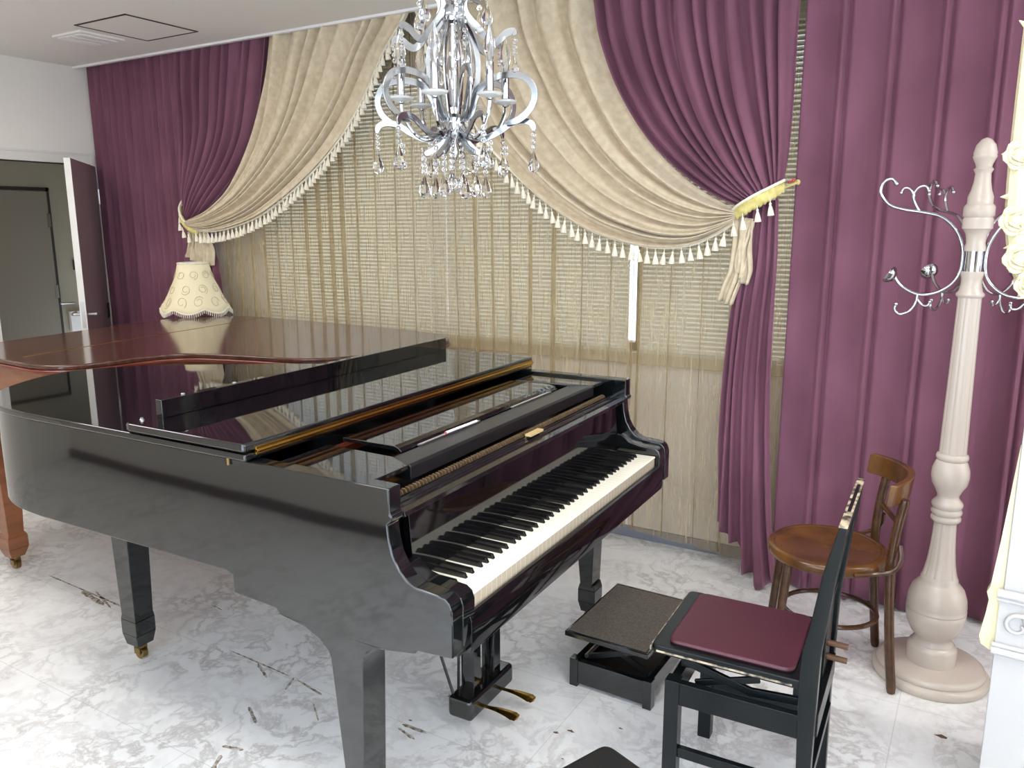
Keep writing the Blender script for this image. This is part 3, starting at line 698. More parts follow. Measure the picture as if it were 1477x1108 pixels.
# lyre
ly = MB().box((-.390,.468,.035),(-.302,.738,.105)).build('lyre_box', MB_BLACK, bp, .014, seg=3)
box('lyre_top', (-.40,.47,.590), (-.31,.74,.612), MB_BLACKD, bp, .004)
for y in (.545,.668): MB().box((-.372,y-.022,.100),(-.325,y+.022,.595)).build('lyre_post', MB_BLACK, bp, .003)
for y in (.49,.515,.61,.715): MB().tube([(-.57 if y in (.49,.715) else -.365, y, .61), (-.378,y,.095)], .005, 6).build('pedal_rod' if y in (.53,.61) else 'lyre_brace', M_STEEL if y in (.53,.61) else MB_BLACKD, bp)
MB().strip([(-.345,.56,.595),(-.345,.65,.12)], (1,0,0), .012, .008).build('lyre_brace', MB_BLACKD, bp)
for y in (.545,.655):
    pts = [(-.310,y,.052),(-.285,y,.054),(-.25,y+.004,.053),(-.215,y+.010,.046),(-.190,y+.014,.038)]
    m = MB(); L_ = spline(pts, 5); K = len(L_)
    vs = []; fs = []
    for i, p in enumerate(L_):
        t = i/(K-1); w = .009+.019*max(0,(t-.25)/.75)**1.2; w *= (1 if t < .9 else .8 if t < .99 else .45); h = .0045
        vs += [(p.x,p.y-w,p.z),(p.x,p.y,p.z+h),(p.x,p.y+w,p.z),(p.x,p.y,p.z-h)]
    for i in range(K-1):
        for k in range(4): fs.append((i*4+k,i*4+(k+1)%4,(i+1)*4+(k+1)%4,(i+1)*4+k))
    fs += [(3,2,1,0),tuple((K-1)*4+k for k in range(4))]
    m.add(vs, fs); m.build('pedal', M_BRASS, bp, .001, 60)

def piano_top(name, label, cat, loc, rz=TH):
    c, s_ = math.cos(TH), math.sin(TH)
    return thing(name, label, cat, (c*loc[0]-s_*loc[1], s_*loc[0]+c*loc[1], loc[2]), rz)
bd = piano_top('lacquered_board', 'long black lacquered board standing on edge on the folded piano lid', 'board', (-.957,.645,1.0335))
box('board', (-.0125,-.68,0), (.0125,.68,.050), MB_BLACKF, bd, .002)
MB().ball((.0,-.60,.052), .006, 8, .5).ball((.0,-.42,.052), .006, 8, .5).build('board_stud', M_STEEL, bd)
kn = piano_top('lid_knob', 'tiny chrome rubber-stop knob on the lid beside the board end', 'knob', (-.975,-.075,1.0335))
MB().lathe([(.006,0),(.006,.003),(.003,.005),(.004,.008),(.0001,.009)], n=14).build('knob', M_STEEL, kn)
pc = piano_top('pencil', 'white pencil with red tip lying along the music desk rail', 'pencil', (-.305,.44,.9785), TH)
MB().tube([(0,-.075,.0045),(.004,.078,.0045)], .0038, 6).build('pencil_body', M_WHITE, pc)
MB().tube([(0,-.083,.0045),(0,-.075,.0045)], [.001,.0036], 6).build('pencil_tip', M_PINK, pc)
wk = piano_top('wood_wedge', 'small tan wooden wedge lying on the name rail', 'wedge', (-.168,.625,.9372), TH); box('wedge', (-.010,-.04,0), (.010,.04,.007), M_TAN, wk, .001)

# ------------------------------------------------------------------ mahogany grand piano
mp_ = thing('grand_piano', 'mahogany grand piano with closed lid standing behind the black piano', 'piano', (-2.1,1.1,0), 0)
RL = [(-2.435,.290),(-2.90,.235),(-2.947,.551),(-2.975,.75),(-3.043,1.138),(-3.065,1.44),(-3.04,1.56),(-2.90,1.775),(-2.845,1.815),(-2.675,1.858),(-2.281,1.852),(-1.718,1.824),(-1.42,1.785),(-1.301,1.735),(-1.225,1.668),(-1.185,1.56),(-1.185,1.379),(-1.21,1.213),(-1.259,1.06),(-1.39,.905),(-1.726,.816),(-1.88,.765),(-1.955,.70),(-1.99,.598),(-2.004,.481),(-2.04,.375),(-2.10,.305),(-2.2,.278)]
RL = [(a+2.1, b-1.1) for a,b in RL]
RLd = [(p.x,p.y) for p in spline([(a,b,0) for a,b in RL[2:]], 4)]; RLd = [RL[0], RL[1]] + RLd
mm = MB().prism(RLd, 1.000, 1.020); mm.build('lid', [M_MAHOG], mp_, .007, seg=3)
MB().prism(offset_poly(RLd, -.006), .985, 1.001).build('lid_moulding', M_MAHOGM, mp_, .006, seg=3)
# hinge line between front flap and main lid
a_ = Vector((-2.435+2.1+.02,.369-1.1,1.0204)); b_ = Vector((-2.645+2.1,1.835-1.1,1.0204)); a_ = a_ - (b_-a_)*.0
MB().strip([a_, b_], (0,0,1), .007, .0012).build('lid_hinge', M_BRASS, mp_)
ro = offset_poly(RLd, .02); ri = offset_poly(RLd, .07); n_ = len(ro)
m = MB(); m.add([(a,b,.70) for a,b in ro]+[(a,b,.985) for a,b in ro], [tuple(range(n_))[::-1]]+[(i,(i+1)%n_,(i+1)%n_+n_,i+n_) for i in range(n_)]+[tuple(range(n_,2*n_))])
m.build('case', M_MAHOGS, mp_, .004)
box('keyboard_shelf', (-1.08,-.80,.62), (-.75,.65,.72), M_MAHOGS, mp_, .006)
for x, y in ((-2.79,.42),(-2.94,1.55),(-1.45,1.50)):
    o = piano_leg(x+2.1, y-1.1, .71, .056, .035, 1.28).build('leg', M_MAHOGS, mp_, .003); add_castor(o, x+2.1, y-1.1)

# ------------------------------------------------------------------ table lamp / standard lamp
lp_ = thing('floor_lamp', 'fringed cream bell lampshade standing behind the mahogany piano', 'lamp', (-3.13,1.765,0))
MB().lathe([(.0001,0),(.14,0),(.14,.012),(.10,.03),(.03,.05),(.018,.08),(.0001,.08)], n=28).build('lamp_base', M_BRASSD, lp_)
MB().lathe([(.012,.07),(.012,.5),(.018,.52),(.012,.54),(.011,1.16),(.0001,1.16)], n=14).build('pole', M_BRASSD, lp_)
sh = MB(); NS = 72
prof_s = [(.198,0),(.182,.03),(.158,.07),(.135,.12),(.113,.17),(.097,.22),(.086,.27)]
ZS = 1.052
def scal(a): return .019*abs(math.cos(a*3.5))
vs = []; fs = []
for r, z in prof_s:
    for k in range(NS):
        a = 2*PI*k/NS; dz = -scal(a)*1.4*(1-z/.27)**3 + .012*(1-z/.27)**3; rr = r*(1+.018*math.cos(8*a)*(1-z/.27)); vs.append((rr*math.cos(a), rr*math.sin(a), ZS+z+dz))
for i in range(len(prof_s)-1):
    for k in range(NS): fs.append((i*NS+k, i*NS+(k+1)%NS, (i+1)*NS+(k+1)%NS, (i+1)*NS+k))
sh.add(vs, fs); so = sh.build('lamp_shade', M_SHADE, lp_, solid=.003, smooth=180)
for i, rad in ((0,.004),(len(prof_s)-1,.005)): MB().tube([vs[i*NS+k] for k in range(NS)], rad, 6, closed=True).build('shade_trim', M_FRINGE, so)
# embroidered scrolls lying on the shade surface
em = MB()
def on_shade(a, z):
    for (r0,z0),(r1,z1) in zip(prof_s, prof_s[1:]):
        if z0 <= z <= z1+1e-6: r = r0+(r1-r0)*(z-z0)/(z1-z0); break
    dz = -scal(a)*1.4*(1-z/.27)**3 + .012*(1-z/.27)**3; rr = r*(1+.018*math.cos(8*a)*(1-z/.27))+.0045; return (rr*math.cos(a), rr*math.sin(a), ZS+z+dz)
random.seed(12)
for row, (z0, nr_, R) in enumerate(((.055,11,.033),(.125,9,.030),(.205,9,.026))):
    for k in range(nr_):
        a0 = 2*PI*(k+.5*row)/nr_; pts = []
        for j in range(25):
            t = j/24*PI*(2.1+.5*((k*7+row*3)%3)) + 1.3*k + row; rr = R*(1-.6*j/24)*(.95); rad = .16*(1-z0/.4)
            pts.append(on_shade(a0+math.cos(t)*rr/rad*.8, max(.006,min(.262, z0+math.sin(t)*rr))))
        em.tube(pts, .0011, 4)
em.build('shade_embroidery', M_SHADEL, so)
fr = MB()
for k in range(110):
    a = 2*PI*k/110; dz = -scal(a)*1.4+.012; r = .198*(1+.018*math.cos(8*a)); x,y = r*math.cos(a), r*math.sin(a)
    fr.tube([(x,y,ZS+dz),(x*1.01,y*1.01,ZS+dz-.022)], [.0028,.0020], 5)
f_ = fr.build('bead_fringe', M_FRINGE, so); f_['kind'] = 'stuff'
MB().lathe([(.0001,1.16),(.014,1.16),(.022,1.20),(.028,1.23),(.02,1.26),(.0001,1.268)], n=14).build('bulb', M_WHITE, lp_)

# ------------------------------------------------------------------ chandelier
CXY = (-.4385,.6)
ch = thing('chandelier', 'chrome scroll chandelier hung with clear crystal drops and candle bulbs', 'chandelier', (CXY[0],CXY[1],0), .26)
def Zc(y): return 1.915+(480-y)/1871*1.02
def Rr(x): return (x-553)/1871
def rz_path(pts, a, n=5): 
    L_ = spline([(x,0,y) for x,y in pts], n); return [(p.x*math.cos(a), p.x*math.sin(a), p.z) for p in L_]
MB().lathe([(.0001,H-.03),(.055,H-.03),(.06,H-.02),(.06,H),(.0001,H)], n=24).build('ceiling_canopy', M_CHROME, ch)
ck = MB()
zc = 2.235; i = 0
while zc < H-.03:
    a = (i % 2)*PI/2; pts = [(.009*math.cos(q)*math.cos(a), .009*math.cos(q)*math.sin(a), zc+.015+.017*math.sin(q)) for q in [2*PI*k/12 for k in range(12)]]
    ck.tube(pts, .0022, 6, closed=True); zc += .027; i += 1
ck.build('chain', M_CHROME, ch)
MB().lathe([(.0001,1.72),(.006,1.725),(.012,1.745),(.007,1.765),(.018,1.79),(.030,1.81),(.030,1.838),(.016,1.85),(.010,1.88),(.0085,2.08),(.012,2.09),(.029,2.095),(.031,2.10),(.031,2.125),(.026,2.135),(.010,2.15),(.006,2.24),(.0001,2.245)], n=28).build('centre_column', M_CHROME, ch)
MB().lathe([(.011,1.86),(.024,1.92),(.030,1.97),(.024,2.03),(.012,2.085)], n=20).build('glass_sleeve', M_GLASSY, ch)
tipw = lambda n, w, w1: [w*(1-(1-w1/w)*max(0, i/(n-1)-.75)*4) if i/(n-1) > .75 else w for i in range(n)]
def ribbon(name, pts, a, w, th=.005, taper=True, both=False):
    L_ = rz_path(pts, a); n = len(L_); nr = (-math.sin(a), math.cos(a), 0)
    ww = [w*min(1, (1-i/(n-1))*6+.45)*(min(1, i/(n-1)*6+.45) if both else 1) for i in range(n)]
    return MB().strip(L_, nr, ww, th).build(name, M_MIRR, ch, .0012)
pend_proto = {}
def pendant(x, y, z, nb=3, drop=.028, small=.0072, parent=None):
    """string of beads with a faceted drop: top at z"""
    key = (nb, drop)
    if key not in pend_proto:
        m = MB(); zz = 0
        m.tube([(0,0,0),(0,0,-(nb+.6)*small*2.3)], .0006, 4)
        for k in range(nb): m.ball((0,0,-(k+.6)*small*2.3), small, 8)
        o = m.build('bead_string', M_CRY, parent, smooth=0)
        zb = -(nb+.2)*small*2.3
        d = MB().lathe([(.0008,zb),(drop*.12,zb-drop*.25),(drop*.34,zb-drop*.8),(drop*.46,zb-drop*1.25),(drop*.36,zb-drop*1.55),(.0008,zb-drop*1.72)], n=8, squash=lambda a,z: 1).build('crystal_drop', M_CRY, o, smooth=0)
        pend_proto[key] = (o, d)
    else:
        s0, d0 = pend_proto[key]; o = s0.copy(); COL.objects.link(o); o.parent = parent; d = d0.copy(); COL.objects.link(d); d.parent = o
    o.location = (x, y, z); o.rotation_euler = (0,0,random.uniform(0,PI))
    return o
NA = 6
for k in range(NA):
    a = 2*PI*k/NA
    ca, sa = math.cos(a), math.sin(a)
    ribbon('crown_scroll', [(.100,Zc(28)),(.085,Zc(12)),(.060,Zc(6)),(.040,Zc(30)),(.033,Zc(80)),(.045,Zc(130)),(.075,Zc(190)),(.100,Zc(245)),(.118,Zc(262)),(.135,Zc(250)),(.155,Zc(222)),(.175,Zc(214)),(.182,Zc(232))][::-1], a, .020, both=True)
    ribbon('inner_scroll', [(.020,Zc(120)),(.050,Zc(200)),(.068,Zc(300)),(.070,Zc(400)),(.062,Zc(480)),(.05,Zc(560)),(.035,Zc(640))], a+PI/NA, .016, both=True)
    ribbon('heart_scroll', [(.020,Zc(640)),(.050,Zc(600)),(.065,Zc(520)),(.100,Zc(445)),(.160,Zc(418)),(.212,Zc(440)),(.236,Zc(510)),(.225,Zc(585)),(.190,Zc(640)),(.150,Zc(655))], a, .019, both=True)
    ribbon('lower_scroll', [(.028,Zc(690)),(.050,Zc(715)),(.090,Zc(722)),(.130,Zc(690)),(.165,Zc(650)),(.200,Zc(640)),(.222,Zc(655)),(.228,Zc(690))], a+.16, .017, both=True)
    ribbon('foot_scroll', [(.015,Zc(690)),(.035,Zc(735)),(.060,Zc(780)),(.088,Zc(805))], a+PI/NA, .017)
    # candle arm
    b = a+PI/NA; cb, sb = math.cos(b), math.sin(b); rc = .150
    arm = MB().tube(rz_path([(.026,Zc(650)),(.05,Zc(700)),(.085,Zc(730)),(.120,Zc(690)),(.145,Zc(610)),(rc,Zc(560))], b), .0055, 8).build('candle_arm', M_CHROME, ch)
    cx, cy = rc*cb, rc*sb
    MB().lathe([(.010,Zc(548)),(.034,Zc(535)),(.037,Zc(525)),(.034,Zc(527)),(.010,Zc(538))], (cx,cy,0), 20).build('bobeche', M_BOB, arm)
    MB().lathe([(.0001,Zc(560)),(.008,Zc(556)),(.011,Zc(545)),(.0115,Zc(380)),(.0001,Zc(380))], (cx,cy,0), 16).build('candle_tube', M_CHROME, arm)
    MB().lathe([(.0085,Zc(380)),(.012,Zc(350)),(.0165,Zc(315)),(.0145,Zc(280)),(.007,Zc(240)),(.0015,Zc(205)),(.0003,Zc(200))], (cx,cy,0), 14).build('candle_bulb', M_GLASSY, arm)
    pendant(.180*ca, .180*sa, Zc(240), 3, .024, parent=ch)
    pendant(.100*ca, .100*sa, Zc(30), 1, .036, parent=ch)
    pendant(.228*math.cos(a+.16), .228*math.sin(a+.16), Zc(690), 3, .036, parent=ch)
    pendant(.090*cb, .090*sb, Zc(812), 3, .038, parent=ch)
    pendant(.150*cb, .150*sb, Zc(745), 2, .024, parent=ch)
    if k % 2 == 0: pendant(.020*cb, .020*sb, Zc(730), 5, .030, parent=ch)
    if k % 2 == 1: pendant(.045*ca, .045*sa, Zc(150), 4, .024, parent=ch)
MB().ball((0,0,Zc(960)+.0), .020, 12).tube([(0,0,Zc(720)),(0,0,Zc(925))], .0012, 5).build('bottom_crystal', M_CRY, ch, smooth=0)

# ------------------------------------------------------------------ coat stand
SX, SY = .872, 1.552
cs = thing('coat_stand', 'turned cream coat stand with chrome hooks in front of the purple curtain', 'coat stand', (SX,SY,0), 0)
u_ = 1/467.
def flute(a, z): return 1-.045*max(0, math.cos(a*10))**3
MB().lathe([(.0001,0),(.178,0),(.184,.010),(.184,.022),(.176,.032),(.168,.034),(.170,.040),(.166,.050),(.152,.056),(.0001,.058)], n=64).build('base', M_STONE, cs, smooth=50)
MB().lathe([(.0001,.055),(.078,.055),(.078,.108),(.073,.118),(.064,.124),(.064,.130),(.056,.140),(.058,.150),(.072,.165),(.086,.195),(.0925,.225),(.0935,.243),(.091,.247),(.0935,.251),(.0935,.256),(.091,.260),(.093,.268),(.090,.295),(.080,.325),(.064,.345),(.058,.352),(.058,.362),(.053,.370),(.0001,.372)], n=48).build('lower_baluster', M_STONE, cs, smooth=50)
MB().lathe([(.0001,.37),(.054,.37),(.050,.385),(.044,.42),(.039,.47),(.036,.52),(.034,.565),(.0001,.566)], n=80, squash=flute).build('fluted_neck', M_STONE, cs)
MB().lathe([(.0001,.563),(.040,.563),(.046,.570),(.046,.578),(.041,.585),(.046,.592),(.048,.600),(.042,.609),(.047,.617),(.048,.626),(.044,.633),(.034,.645),(.033,.655),(.042,.675),(.053,.695),(.0575,.720),(.056,.745),(.048,.768),(.044,.775),(.048,.780),(.049,.788),(.046,.796),(.041,.800),(.0001,.801)], n=48).build('upper_baluster', M_STONE, cs, smooth=50)
MB().lathe([(.0001,.80),(.0415,.80),(.039,.95),(.036,1.15),(.034,1.315),(.0001,1.316)], n=80, squash=flute).build('fluted_shaft', M_STONE, cs)
MB().lathe([(.0001,1.31),(.036,1.31),(.041,1.316),(.041,1.322),(.034,1.330),(.030,1.35),(.030,1.37),(.034,1.385),(.034,1.392),(.0001,1.393)], n=40).build('collar_seat', M_STONE, cs, smooth=50)
MB().lathe([(.0001,1.39),(.0265,1.39),(.0265,1.458),(.0001,1.458)], n=40).build('chrome_collar', M_CHROME, cs)
MB().lathe([(.0001,1.455),(.030,1.455),(.031,1.465),(.027,1.480),(.030,1.505),(.038,1.520),(.043,1.524),(.043,1.552),(.040,1.558),(.044,1.563),(.044,1.590),(.039,1.597),(.036,1.60),(.036,1.620),(.029,1.640),(.024,1.665),(.022,1.690),(.026,1.698),(.028,1.703),(.022,1.709),(.024,1.718),(.032,1.735),(.034,1.740),(.032,1.744),(.033,1.752),(.027,1.775),(.014,1.792),(.0001,1.797)], n=40).build('finial', M_STONE, cs, smooth=50)
for k in range(4):
    a = math.radians([190,124,57,-8][k])
    pz = lambda pts, r, rs=None: rz_path(pts, a, 6)
    hk = MB()
    L_ = rz_path([(.240,1.664),(.255,1.680),(.278,1.668),(.283,1.635),(.255,1.600),(.215,1.585),(.160,1.576),(.105,1.562),(.062,1.525),(.038,1.475),(.032,1.425),(.040,1.375),(.070,1.338),(.110,1.318),(.155,1.318),(.200,1.342),(.222,1.372)], a, 6)
    hk.tube(L_, .0055, 8).ball(L_[0], .0075, 8)
    L_ = rz_path([(.165,1.576),(.180,1.60),(.188,1.628),(.176,1.650),(.156,1.656),(.145,1.640)], a, 5); hk.tube(L_, .0045, 7).ball(L_[-1], .0065, 8)
    L_ = rz_path([(.185,1.625),(.200,1.648),(.216,1.650),(.224,1.636)], a, 5); hk.tube(L_, .004, 7).ball(L_[-1], .006, 8)
    # lower arm with cup
    L_ = rz_path([(.150,1.318),(.152,1.290),(.168,1.262),(.195,1.250),(.212,1.262),(.210,1.282)], a, 5); hk.tube(L_, .0048, 7).ball(L_[-1], .007, 8)
    L_ = rz_path([(.150,1.300),(.135,1.283),(.118,1.280),(.112,1.292)], a, 5); hk.tube(L_, .0042, 7).ball(L_[-1], .006, 8)
    tc = []
    for j in range(14): tc.append((.12+.0035*j, .0055+.0012*(j%2)))
    o = hk.build('hook_bracket', M_CHROME, cs, smooth=60)
    c = (.228*math.cos(a), .228*math.sin(a), 1.372)
    cup = MB().lathe([(.0001,-.010),(.014,-.008),(.026,.002),(.030,.014),(.028,.015),(.022,.006),(.0001,.0)], n=20)
    R_ = Matrix.Rotation(a, 3, 'Z') @ Matrix.Rotation(1.0, 3, 'Y')
    cup.v = [tuple(R_ @ Vector(v) + Vector(c)) for v in cup.v]
    cup.build('hook_cup', M_CHROME, o, smooth=60)

# ------------------------------------------------------------------ bentwood chair
bc = thing('bentwood_chair', 'brown bentwood chair with round seat between piano chair and coat stand', 'chair', (.525,1.45,0), math.radians(15.7))
sr = .198
MB().lathe([(.0001,.438),(.150,.437),(.158,.441),(.175,.441),(.0001+.176,.441),(.0001,.430)][:4]+[(.178,.436),(.176,.428),(.0001,.426)], n=56).build('seat_panel', M_BENTSEAT, bc, smooth=50)
MB().lathe([(.172,.405),(.190,.405),(.198,.412),(.200,.425),(.196,.438),(.186,.444),(.176,.442),(.172,.436)], n=56).add([], []) if False else None
rg = MB(); pr = [(.170,.404),(.190,.404),(.198,.412),(.200,.425),(.196,.438),(.186,.445),(.176,.443),(.170,.436)]; n = 56
vs = [(r*math.cos(2*PI*k/n), r*math.sin(2*PI*k/n), z) for r, z in pr for k in range(n)]; mm_ = len(pr)
rg.add(vs, [(i*n+k, i*n+(k+1)%n, ((i+1)%mm_)*n+(k+1)%n, ((i+1)%mm_)*n+k) for i in range(mm_) for k in range(n)]); rg.build('seat_ring', M_BENTSEAT, bc, smooth=60)
for sy in (-1,1):
    MB().tube(spline([(-.135,sy*.118,.41),(-.150,sy*.128,.25),(-.168,sy*.138,.003)], 6), [.0155]*6+[.0145]*6+[.012], 12).build('leg', M_BENT, bc)
    pts = spline([(.212,sy*.158,.003),(.196,sy*.152,.15),(.182,sy*.148,.32),(.176,sy*.146,.44),(.183,sy*.150,.56),(.200,sy*.152,.675)], 6)
    MB().tube(pts, [.013]+[.0155]*(len(pts)-2)+[.0135], 12).build('back_leg', M_BENT, bc)
    # bent brace from post to seat
    MB().tube(spline([(.198,sy*.150,.52),(.200,sy*.168,.48),(.178,sy*.186,.445),(.125,sy*.180,.425),(.06,sy*.196,.42)], 5), .0075, 8).build('side_brace', M_BENT, bc)
    MB().tube(spline([(-.145,sy*.122,.30),(-.142,sy*.105,.37),(-.10,sy*.088,.400)], 5), .006, 8).build('bracket', M_BENT, bc)
# stretcher ring
rr = [(.02+.155*math.cos(q), .140*math.sin(q), .205) for q in [2*PI*k/40 for k in range(40)]]
MB().tube(rr, .0085, 8, closed=True).build('stretcher_ring', M_BENT, bc)
# crest rail: curved plank
m = MB(); K = 24; vs = []
for i in range(K+1):
    t = -1+2*i/K; y = .188*t; x = .228 - .085*t*t
    hh = .036; zt = .735 - .004*t*t; tw = .018
    vs += [(x-tw*.5, y, zt-2*hh), (x+tw*.5+.004, y*1.02, zt-2*hh), (x+tw*.5+.014, y*1.03, zt), (x-tw*.5+.008, y, zt)]
fs = []
for i in range(K):
    for k in range(4): fs.append((i*4+k, i*4+(k+1)%4, (i+1)*4+(k+1)%4, (i+1)*4+k))
fs += [(3,2,1,0), tuple(K*4+k for k in range(4))]; m.add(vs, fs); m.build('crest_rail', M_BENTSEAT, bc, .005)
MB().tube(spline([(.183,-.150,.565),(.205,-.08,.548),(.213,0,.545),(.205,.08,.548),(.183,.150,.565)], 5), .009, 8).build('back_rung', M_BENT, bc)

# ------------------------------------------------------------------ piano chair
pc_ = thing('piano_chair', 'black adjustable piano chair with burgundy seat pad at the keyboard', 'chair', (.45,.645,0), math.radians(2.2))
X0, Y0 = .45, .645
def B(name, a, b, m, bev=.002, par=None): return box(name, (a[0]-X0,a[1]-Y0,a[2]), (b[0]-X0,b[1]-Y0,b[2]), m, par or pc_, bev)
sp_ = round_poly([(.245-X0,.475-Y0),(.628-X0,.475-Y0),(.628-X0,.832-Y0),(.245-X0,.832-Y0)], [.02,.01,.01,.02], 4)
so_ = MB().prism(sp_, .438, .462); so_.mi = [0,0] + [0]*(len(so_.mi)-2); 
so_ = so_.build('seat_board', M_CHAIRB, pc_, .004)
we = MB()
we.box((.2425-X0,.474-Y0,.446),(.246-X0,.80-Y0,.458)).box((.26-X0,.4735-Y0,.444),(.600-X0,.4755-Y0,.449)); we.build('worn_edge', M_WORN, so_)
MB().prism(round_poly([(.282-X0,.497-Y0),(.600-X0,.497-Y0),(.600-X0,.812-Y0),(.282-X0,.812-Y0)], .03, 5), .460, .474).build('seat_pad', M_PURPLESEAT, pc_, .009, seg=3)
for y in (.452,.812):
    B('front_leg', (.292,y,0), (.330,y+.038,.385), M_CHAIRB)
    B('side_rail', (.328,y+.006,.318), (.640,y+.030,.380), M_CHAIRB)
    B('side_stretcher', (.328,y+.010,.165), (.640,y+.028,.193), M_CHAIRB)
    m = MB(); yy0, yy1 = y-.002-Y0, y+.032-Y0
    poly = [(.632,0),(.627,.249),(.621,.407),(.620,.50),(.623,.56),(.637,.631),(.654,.754),(.67,.825),(.680,.868),(.686,.874),(.695,.872),(.697,.866),(.692,.814),(.683,.743),(.673,.638),(.664,.549),(.663,.46),(.661,.262),(.664,0)]
    o = m.prism([(a-X0-.002, z) for a, z in poly], yy0, yy1, 'y').build('back_post', M_CHAIRB, pc_, .003)
B('front_rail', (.298,.49,.318), (.322,.812,.380), M_CHAIRB)
B('rear_rail', (.640,.486,.318), (.664,.812,.380), M_CHAIRB)
B('rear_stretcher', (.645,.486,.20), (.662,.812,.228), M_CHAIRB)
def slant(name, z0, z1, w, par=pc_, m=M_CHAIRB, y0=.486, y1=.812):
    f = lambda z: .642 + max(0,(z-.55))*.135
    q = MB().hexa([(f(z0)-w-X0,y0-Y0,z0),(f(z0)+w-X0,y0-Y0,z0),(f(z0)+w-X0,y1-Y0,z0),(f(z0)-w-X0,y1-Y0,z0)], [(f(z1)-w-X0,y0-Y0,z1),(f(z1)+w-X0,y0-Y0,z1),(f(z1)+w-X0,y1-Y0,z1),(f(z1)-w-X0,y1-Y0,z1)]); return q.build(name, m, par, .002)
tr_ = slant('top_rail', .800, .8725, .0085, y0=.478, y1=.816)
wt = MB(); wt.box((.678-X0,.450-Y0,.8722),(.6965-X0,.845-Y0,.8755)); wo = wt.build('worn_top_edge', M_WORN, tr_)
box('dark_inlay', (.6835-X0,.56-Y0,.8750), (.6915-X0,.79-Y0,.8760), M_CHAIRB, tr_)
slant('lower_back_rail', .56, .60, .009)
for y in (.55,.62,.69,.76): slant('back_splat', .595, .805, .006, y0=y-.014, y1=y+.014)
slant('ratchet_plate', .38, .57, .008, m=M_CHAIRB, y0=.66, y1=.78)
for z in (.448,.408): MB().tube([(.640-X0,.72-Y0,z+.005),(.700-X0,.72-Y0,z+.003)], .008, 10).build('height_peg', M_WOODD, pc_)
# lifting frame between seat and rails
for y in (.50,.79):
    MB().strip([(.33-X0,y-Y0,.425),(.50-X0,y-Y0,.385),(.62-X0,y-Y0,.395)], (0,1,0), .022, .012).build('lift_arm', M_CHAIRB, pc_, .002)
    MB().strip([(.36-X0,y-Y0,.37),(.52-X0,y-Y0,.425)], (0,1,0), .018, .010).build('lift_arm', M_CHAIRB, pc_, .002)
B('seat_batten', (.60,.50,.39), (.625,.80,.438), M_CHAIRB); B('seat_batten', (.32,.50,.405), (.345,.80,.438), M_CHAIRB)

# ------------------------------------------------------------------ foot stool (pedal platform)
fsx, fsy = -.035, 1.06
ft = thing('foot_platform', 'low black adjustable footstool with grey-brown carpet top beside the piano chair', 'footstool', (fsx,fsy,0), math.radians(-1))
tp = MB().hexa([(-.160,-.205,.176),(.140,-.205,.176),(.140,.225,.176),(-.160,.225,.176)], [(-.160,-.205,.194),(.140,-.205,.194),(.140,.225,.194),(-.160,.225,.194)]).build('top_board', MB_BLACK, ft, .003)
box('carpet_pad', (-.150,-.195,.194), (.130,.205,.1975), M_CARPET, ft, .001)
for y0 in (-.205,.170):
    b = box('base_rail', (-.115,y0+.004,.012), (.125,y0+.026,.095), MB_BLACK, ft, .002)
for x in (-.140,.125):
    for y in (-.205,.165): box('corner_foot', (x,y,0), (x+.030,y+.034,.100), MB_BLACK, ft, .002)
for x in (-.132,.130): box('end_rail', (x,-.171,.040), (x+.018,.165,.095), MB_BLACK, ft, .002)
for y in (-.150,.120):
    MB().strip([(-.10,y,.090),(.11,y,.172)], (0,1,0), .018, .010).build('lift_link', MB_BLACKD, ft)
    MB().strip([(.12,y+.014,.085),(-.08,y+.014,.172)], (0,1,0), .018, .010).build('lift_link', MB_BLACKD, ft)
MB().tube([(-.10,-.16,.095),(-.10,.14,.095)], .007, 8).build('pivot_rod', M_STEEL, ft)
box('base_panel', (-.115,-.18,.03), (.13,.165,.04), MB_BLACKD, ft)

# ------------------------------------------------------------------ black stool at the bottom edge
st = thing('leather_stool', 'black padded leather stool whose corner shows at the bottom edge', 'stool', (.314,.045,0), math.radians(-21.5-0))
# local: corner at origin, extends +x and -y
sp2 = round_poly([(0,0),(.33,0),(.33,-.5),(0,-.5)], .03, 5)
MB().prism(sp2, .405, .460).build('seat_pad', M_LEATHER, st, .018, seg=4)
box('seat_frame', (.015,-.485,.35), (.315,-.015,.407), M_CHAIRB, st, .003)
for x in (.02,.275):
    for y in (-.48,-.055): box('leg', (x,y,0), (x+.035,y+.035,.352), M_CHAIRB, st, .003)

# ------------------------------------------------------------------ white rococo dresser with rose mirror (right edge)
dr = thing('white_dresser', 'white carved rococo dresser at the right edge, in front of the coat stand', 'dresser', (1.02,.80,0), math.radians(-4))
box('body', (0,0,0), (.85,.40,.50), M_DRESS, dr, .003); box('upper_body', (.004,.004,.655), (.85,.40,1.22), M_DRESS, dr, .003)
ap = MB().box((0,0,.50),(.85,.40,.655))
ap.build('apron', M_DRESS, dr)
for z, r in ((.655,.011),(.640,.006),(.505,.011),(.520,.006)):
    MB().tube([(-.006,-.004,z),(.855,-.004,z)], r, 10).build('moulding', M_DRESS, dr)
cv = MB()
for k in range(5):
    cx = .085+.17*k
    for s_ in (-1,1):
        pts = []
        for j in range(22):
            t = j/21; a = t*2.2*PI; r = .038*(1-t*.8); pts.append((cx+s_*(.042-r*math.cos(a)), -.004, .578+r*math.sin(a)*.95))
        cv.tube(pts, [.0075*(1-.6*j/21) for j in range(22)], 7)
        cv.tube([(cx+s_*.01,-.003,.545),(cx+s_*.03,-.005,.60),(cx+s_*.025,-.003,.625)], [.003,.006,.002], 6)
    cv.ball((cx,-.004,.578), .009, 8)
cv.build('carved_scrolls', M_DRESS, dr, smooth=60)
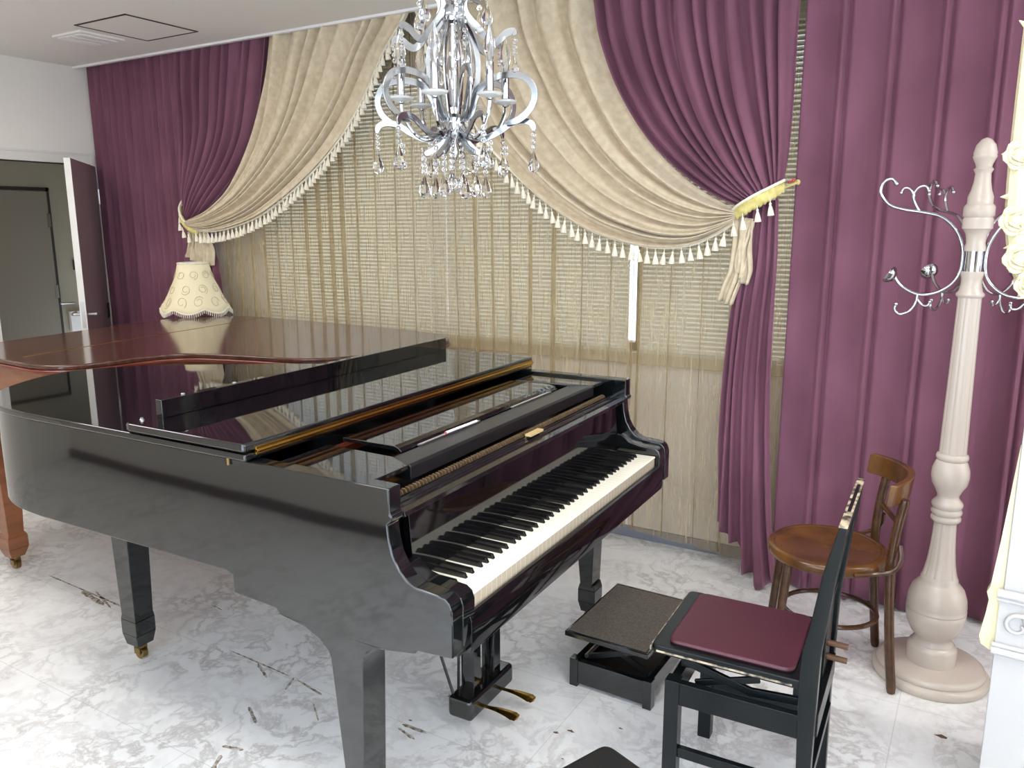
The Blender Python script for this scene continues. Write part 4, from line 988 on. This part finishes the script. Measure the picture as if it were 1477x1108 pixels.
box('top_slab', (-.01,-.015,1.22), (.86,.41,1.25), M_DRESS, dr, .006)
# flaring carved side wing
wg = [(.002,1.02),(-.006,.90),(-.014,.78),(-.024,.66),(-.030,.645),(-.024,.625),(-.028,.58),(-.036,.525),(-.030,.505),(-.012,.495),(.004,.495),(.004,1.02)]
MB().prism(wg, .012, .045, 'y').build('side_wing', M_CARVE, dr, .003)
mr_ = thing('rose_mirror', 'ivory rose-carved upright mirror frame cut off by the right edge', 'mirror', (.985,.835,1.2505), math.radians(-4))
def arch(t, w=.27, h=.98, cx=.25):
    a = t*2*PI; x = cx + w*math.copysign(abs(math.cos(a))**.5, math.cos(a)); z = .085+h/2 + h/2*math.copysign(abs(math.sin(a))**.5, math.sin(a)); return (x, 0, z)
MB().tube([arch(k/80) for k in range(80)], .034, 10, closed=True).build('frame', M_CARVE, mr_)
mm2 = MB(); pl_ = [arch(k/60, .25, .94)[0::2] for k in range(60)]; pl_ = [(a,b+.01) for a,b in pl_]; mm2.prism(pl_, .0, .012, 'y').build('mirror_glass', M_MIRR, mr_)
random.seed(5)
def rose(c, r):
    m = MB()
    m.ball((0,0,0), r*.45, 8)
    for lay, (n, rr, tilt) in enumerate(((3,.35,.3),(5,.62,.7),(6,.9,1.05))):
        for k in range(n):
            a = 2*PI*k/n+lay*.6
            vs = []; 
            for i in range(5):
                for j in range(4):
                    u = (i/4-.5)*1.5; v = j/3; ww = r*.62*math.sin(PI*(.2+.7*v)); rad = r*rr*(.45+.6*v)
                    x = rad*math.cos(a)-u*ww*math.sin(a); y = rad*math.sin(a)+u*ww*math.cos(a); z = r*.5*math.sin(v*1.8)*(1.2-tilt*.5)-abs(u)*r*.12
                    vs.append((x, y, z))
            m.add(vs, [(i*4+j,(i+1)*4+j,(i+1)*4+j+1,i*4+j+1) for i in range(4) for j in range(3)])
    R_ = Matrix.Rotation(PI/2, 3, 'X'); m.v = [tuple(R_ @ Vector(v)*1.0 + Vector(c)) for v in m.v]
    o = m.build('carved_rose', M_CARVE, mr_, smooth=70, solid=.003); return o
for k in range(26):
    x,_,z = arch((k+.3)/26); cxx = .25; d = Vector((x-cxx, 0, z-.53)).normalized(); rose((x+d.x*.010, -.024, z+d.z*.010), .034+.008*random.random())
lv = MB()
for k in range(52):
    x,_,z = arch((k+.5)/52); d = Vector((x-.25,0,z-.53)).normalized(); s_ = 1 if k % 2 else .4
    lv.tube([(x+d.x*.015,-.012,z+d.z*.015),(x+d.x*.035+.006*s_,-.018,z+d.z*.035),(x+d.x*.050,-.010,z+d.z*.050+.008*s_)], [.006,.009,.001], 6)
lv.build('carved_leaves', M_CARVE, mr_)
box('mirror_foot', (.10,-.02,0), (.40,.03,.045), M_CARVE, mr_, .006)

# ------------------------------------------------------------------ world + daylight
wd_ = bpy.data.worlds.new('world'); S.world = wd_; wd_.use_nodes = True
bg = wd_.node_tree.nodes['Background']; bg.inputs[0].default_value = (.72,.84,1,1); bg.inputs[1].default_value = 1.9
S.view_settings.exposure = 1.6
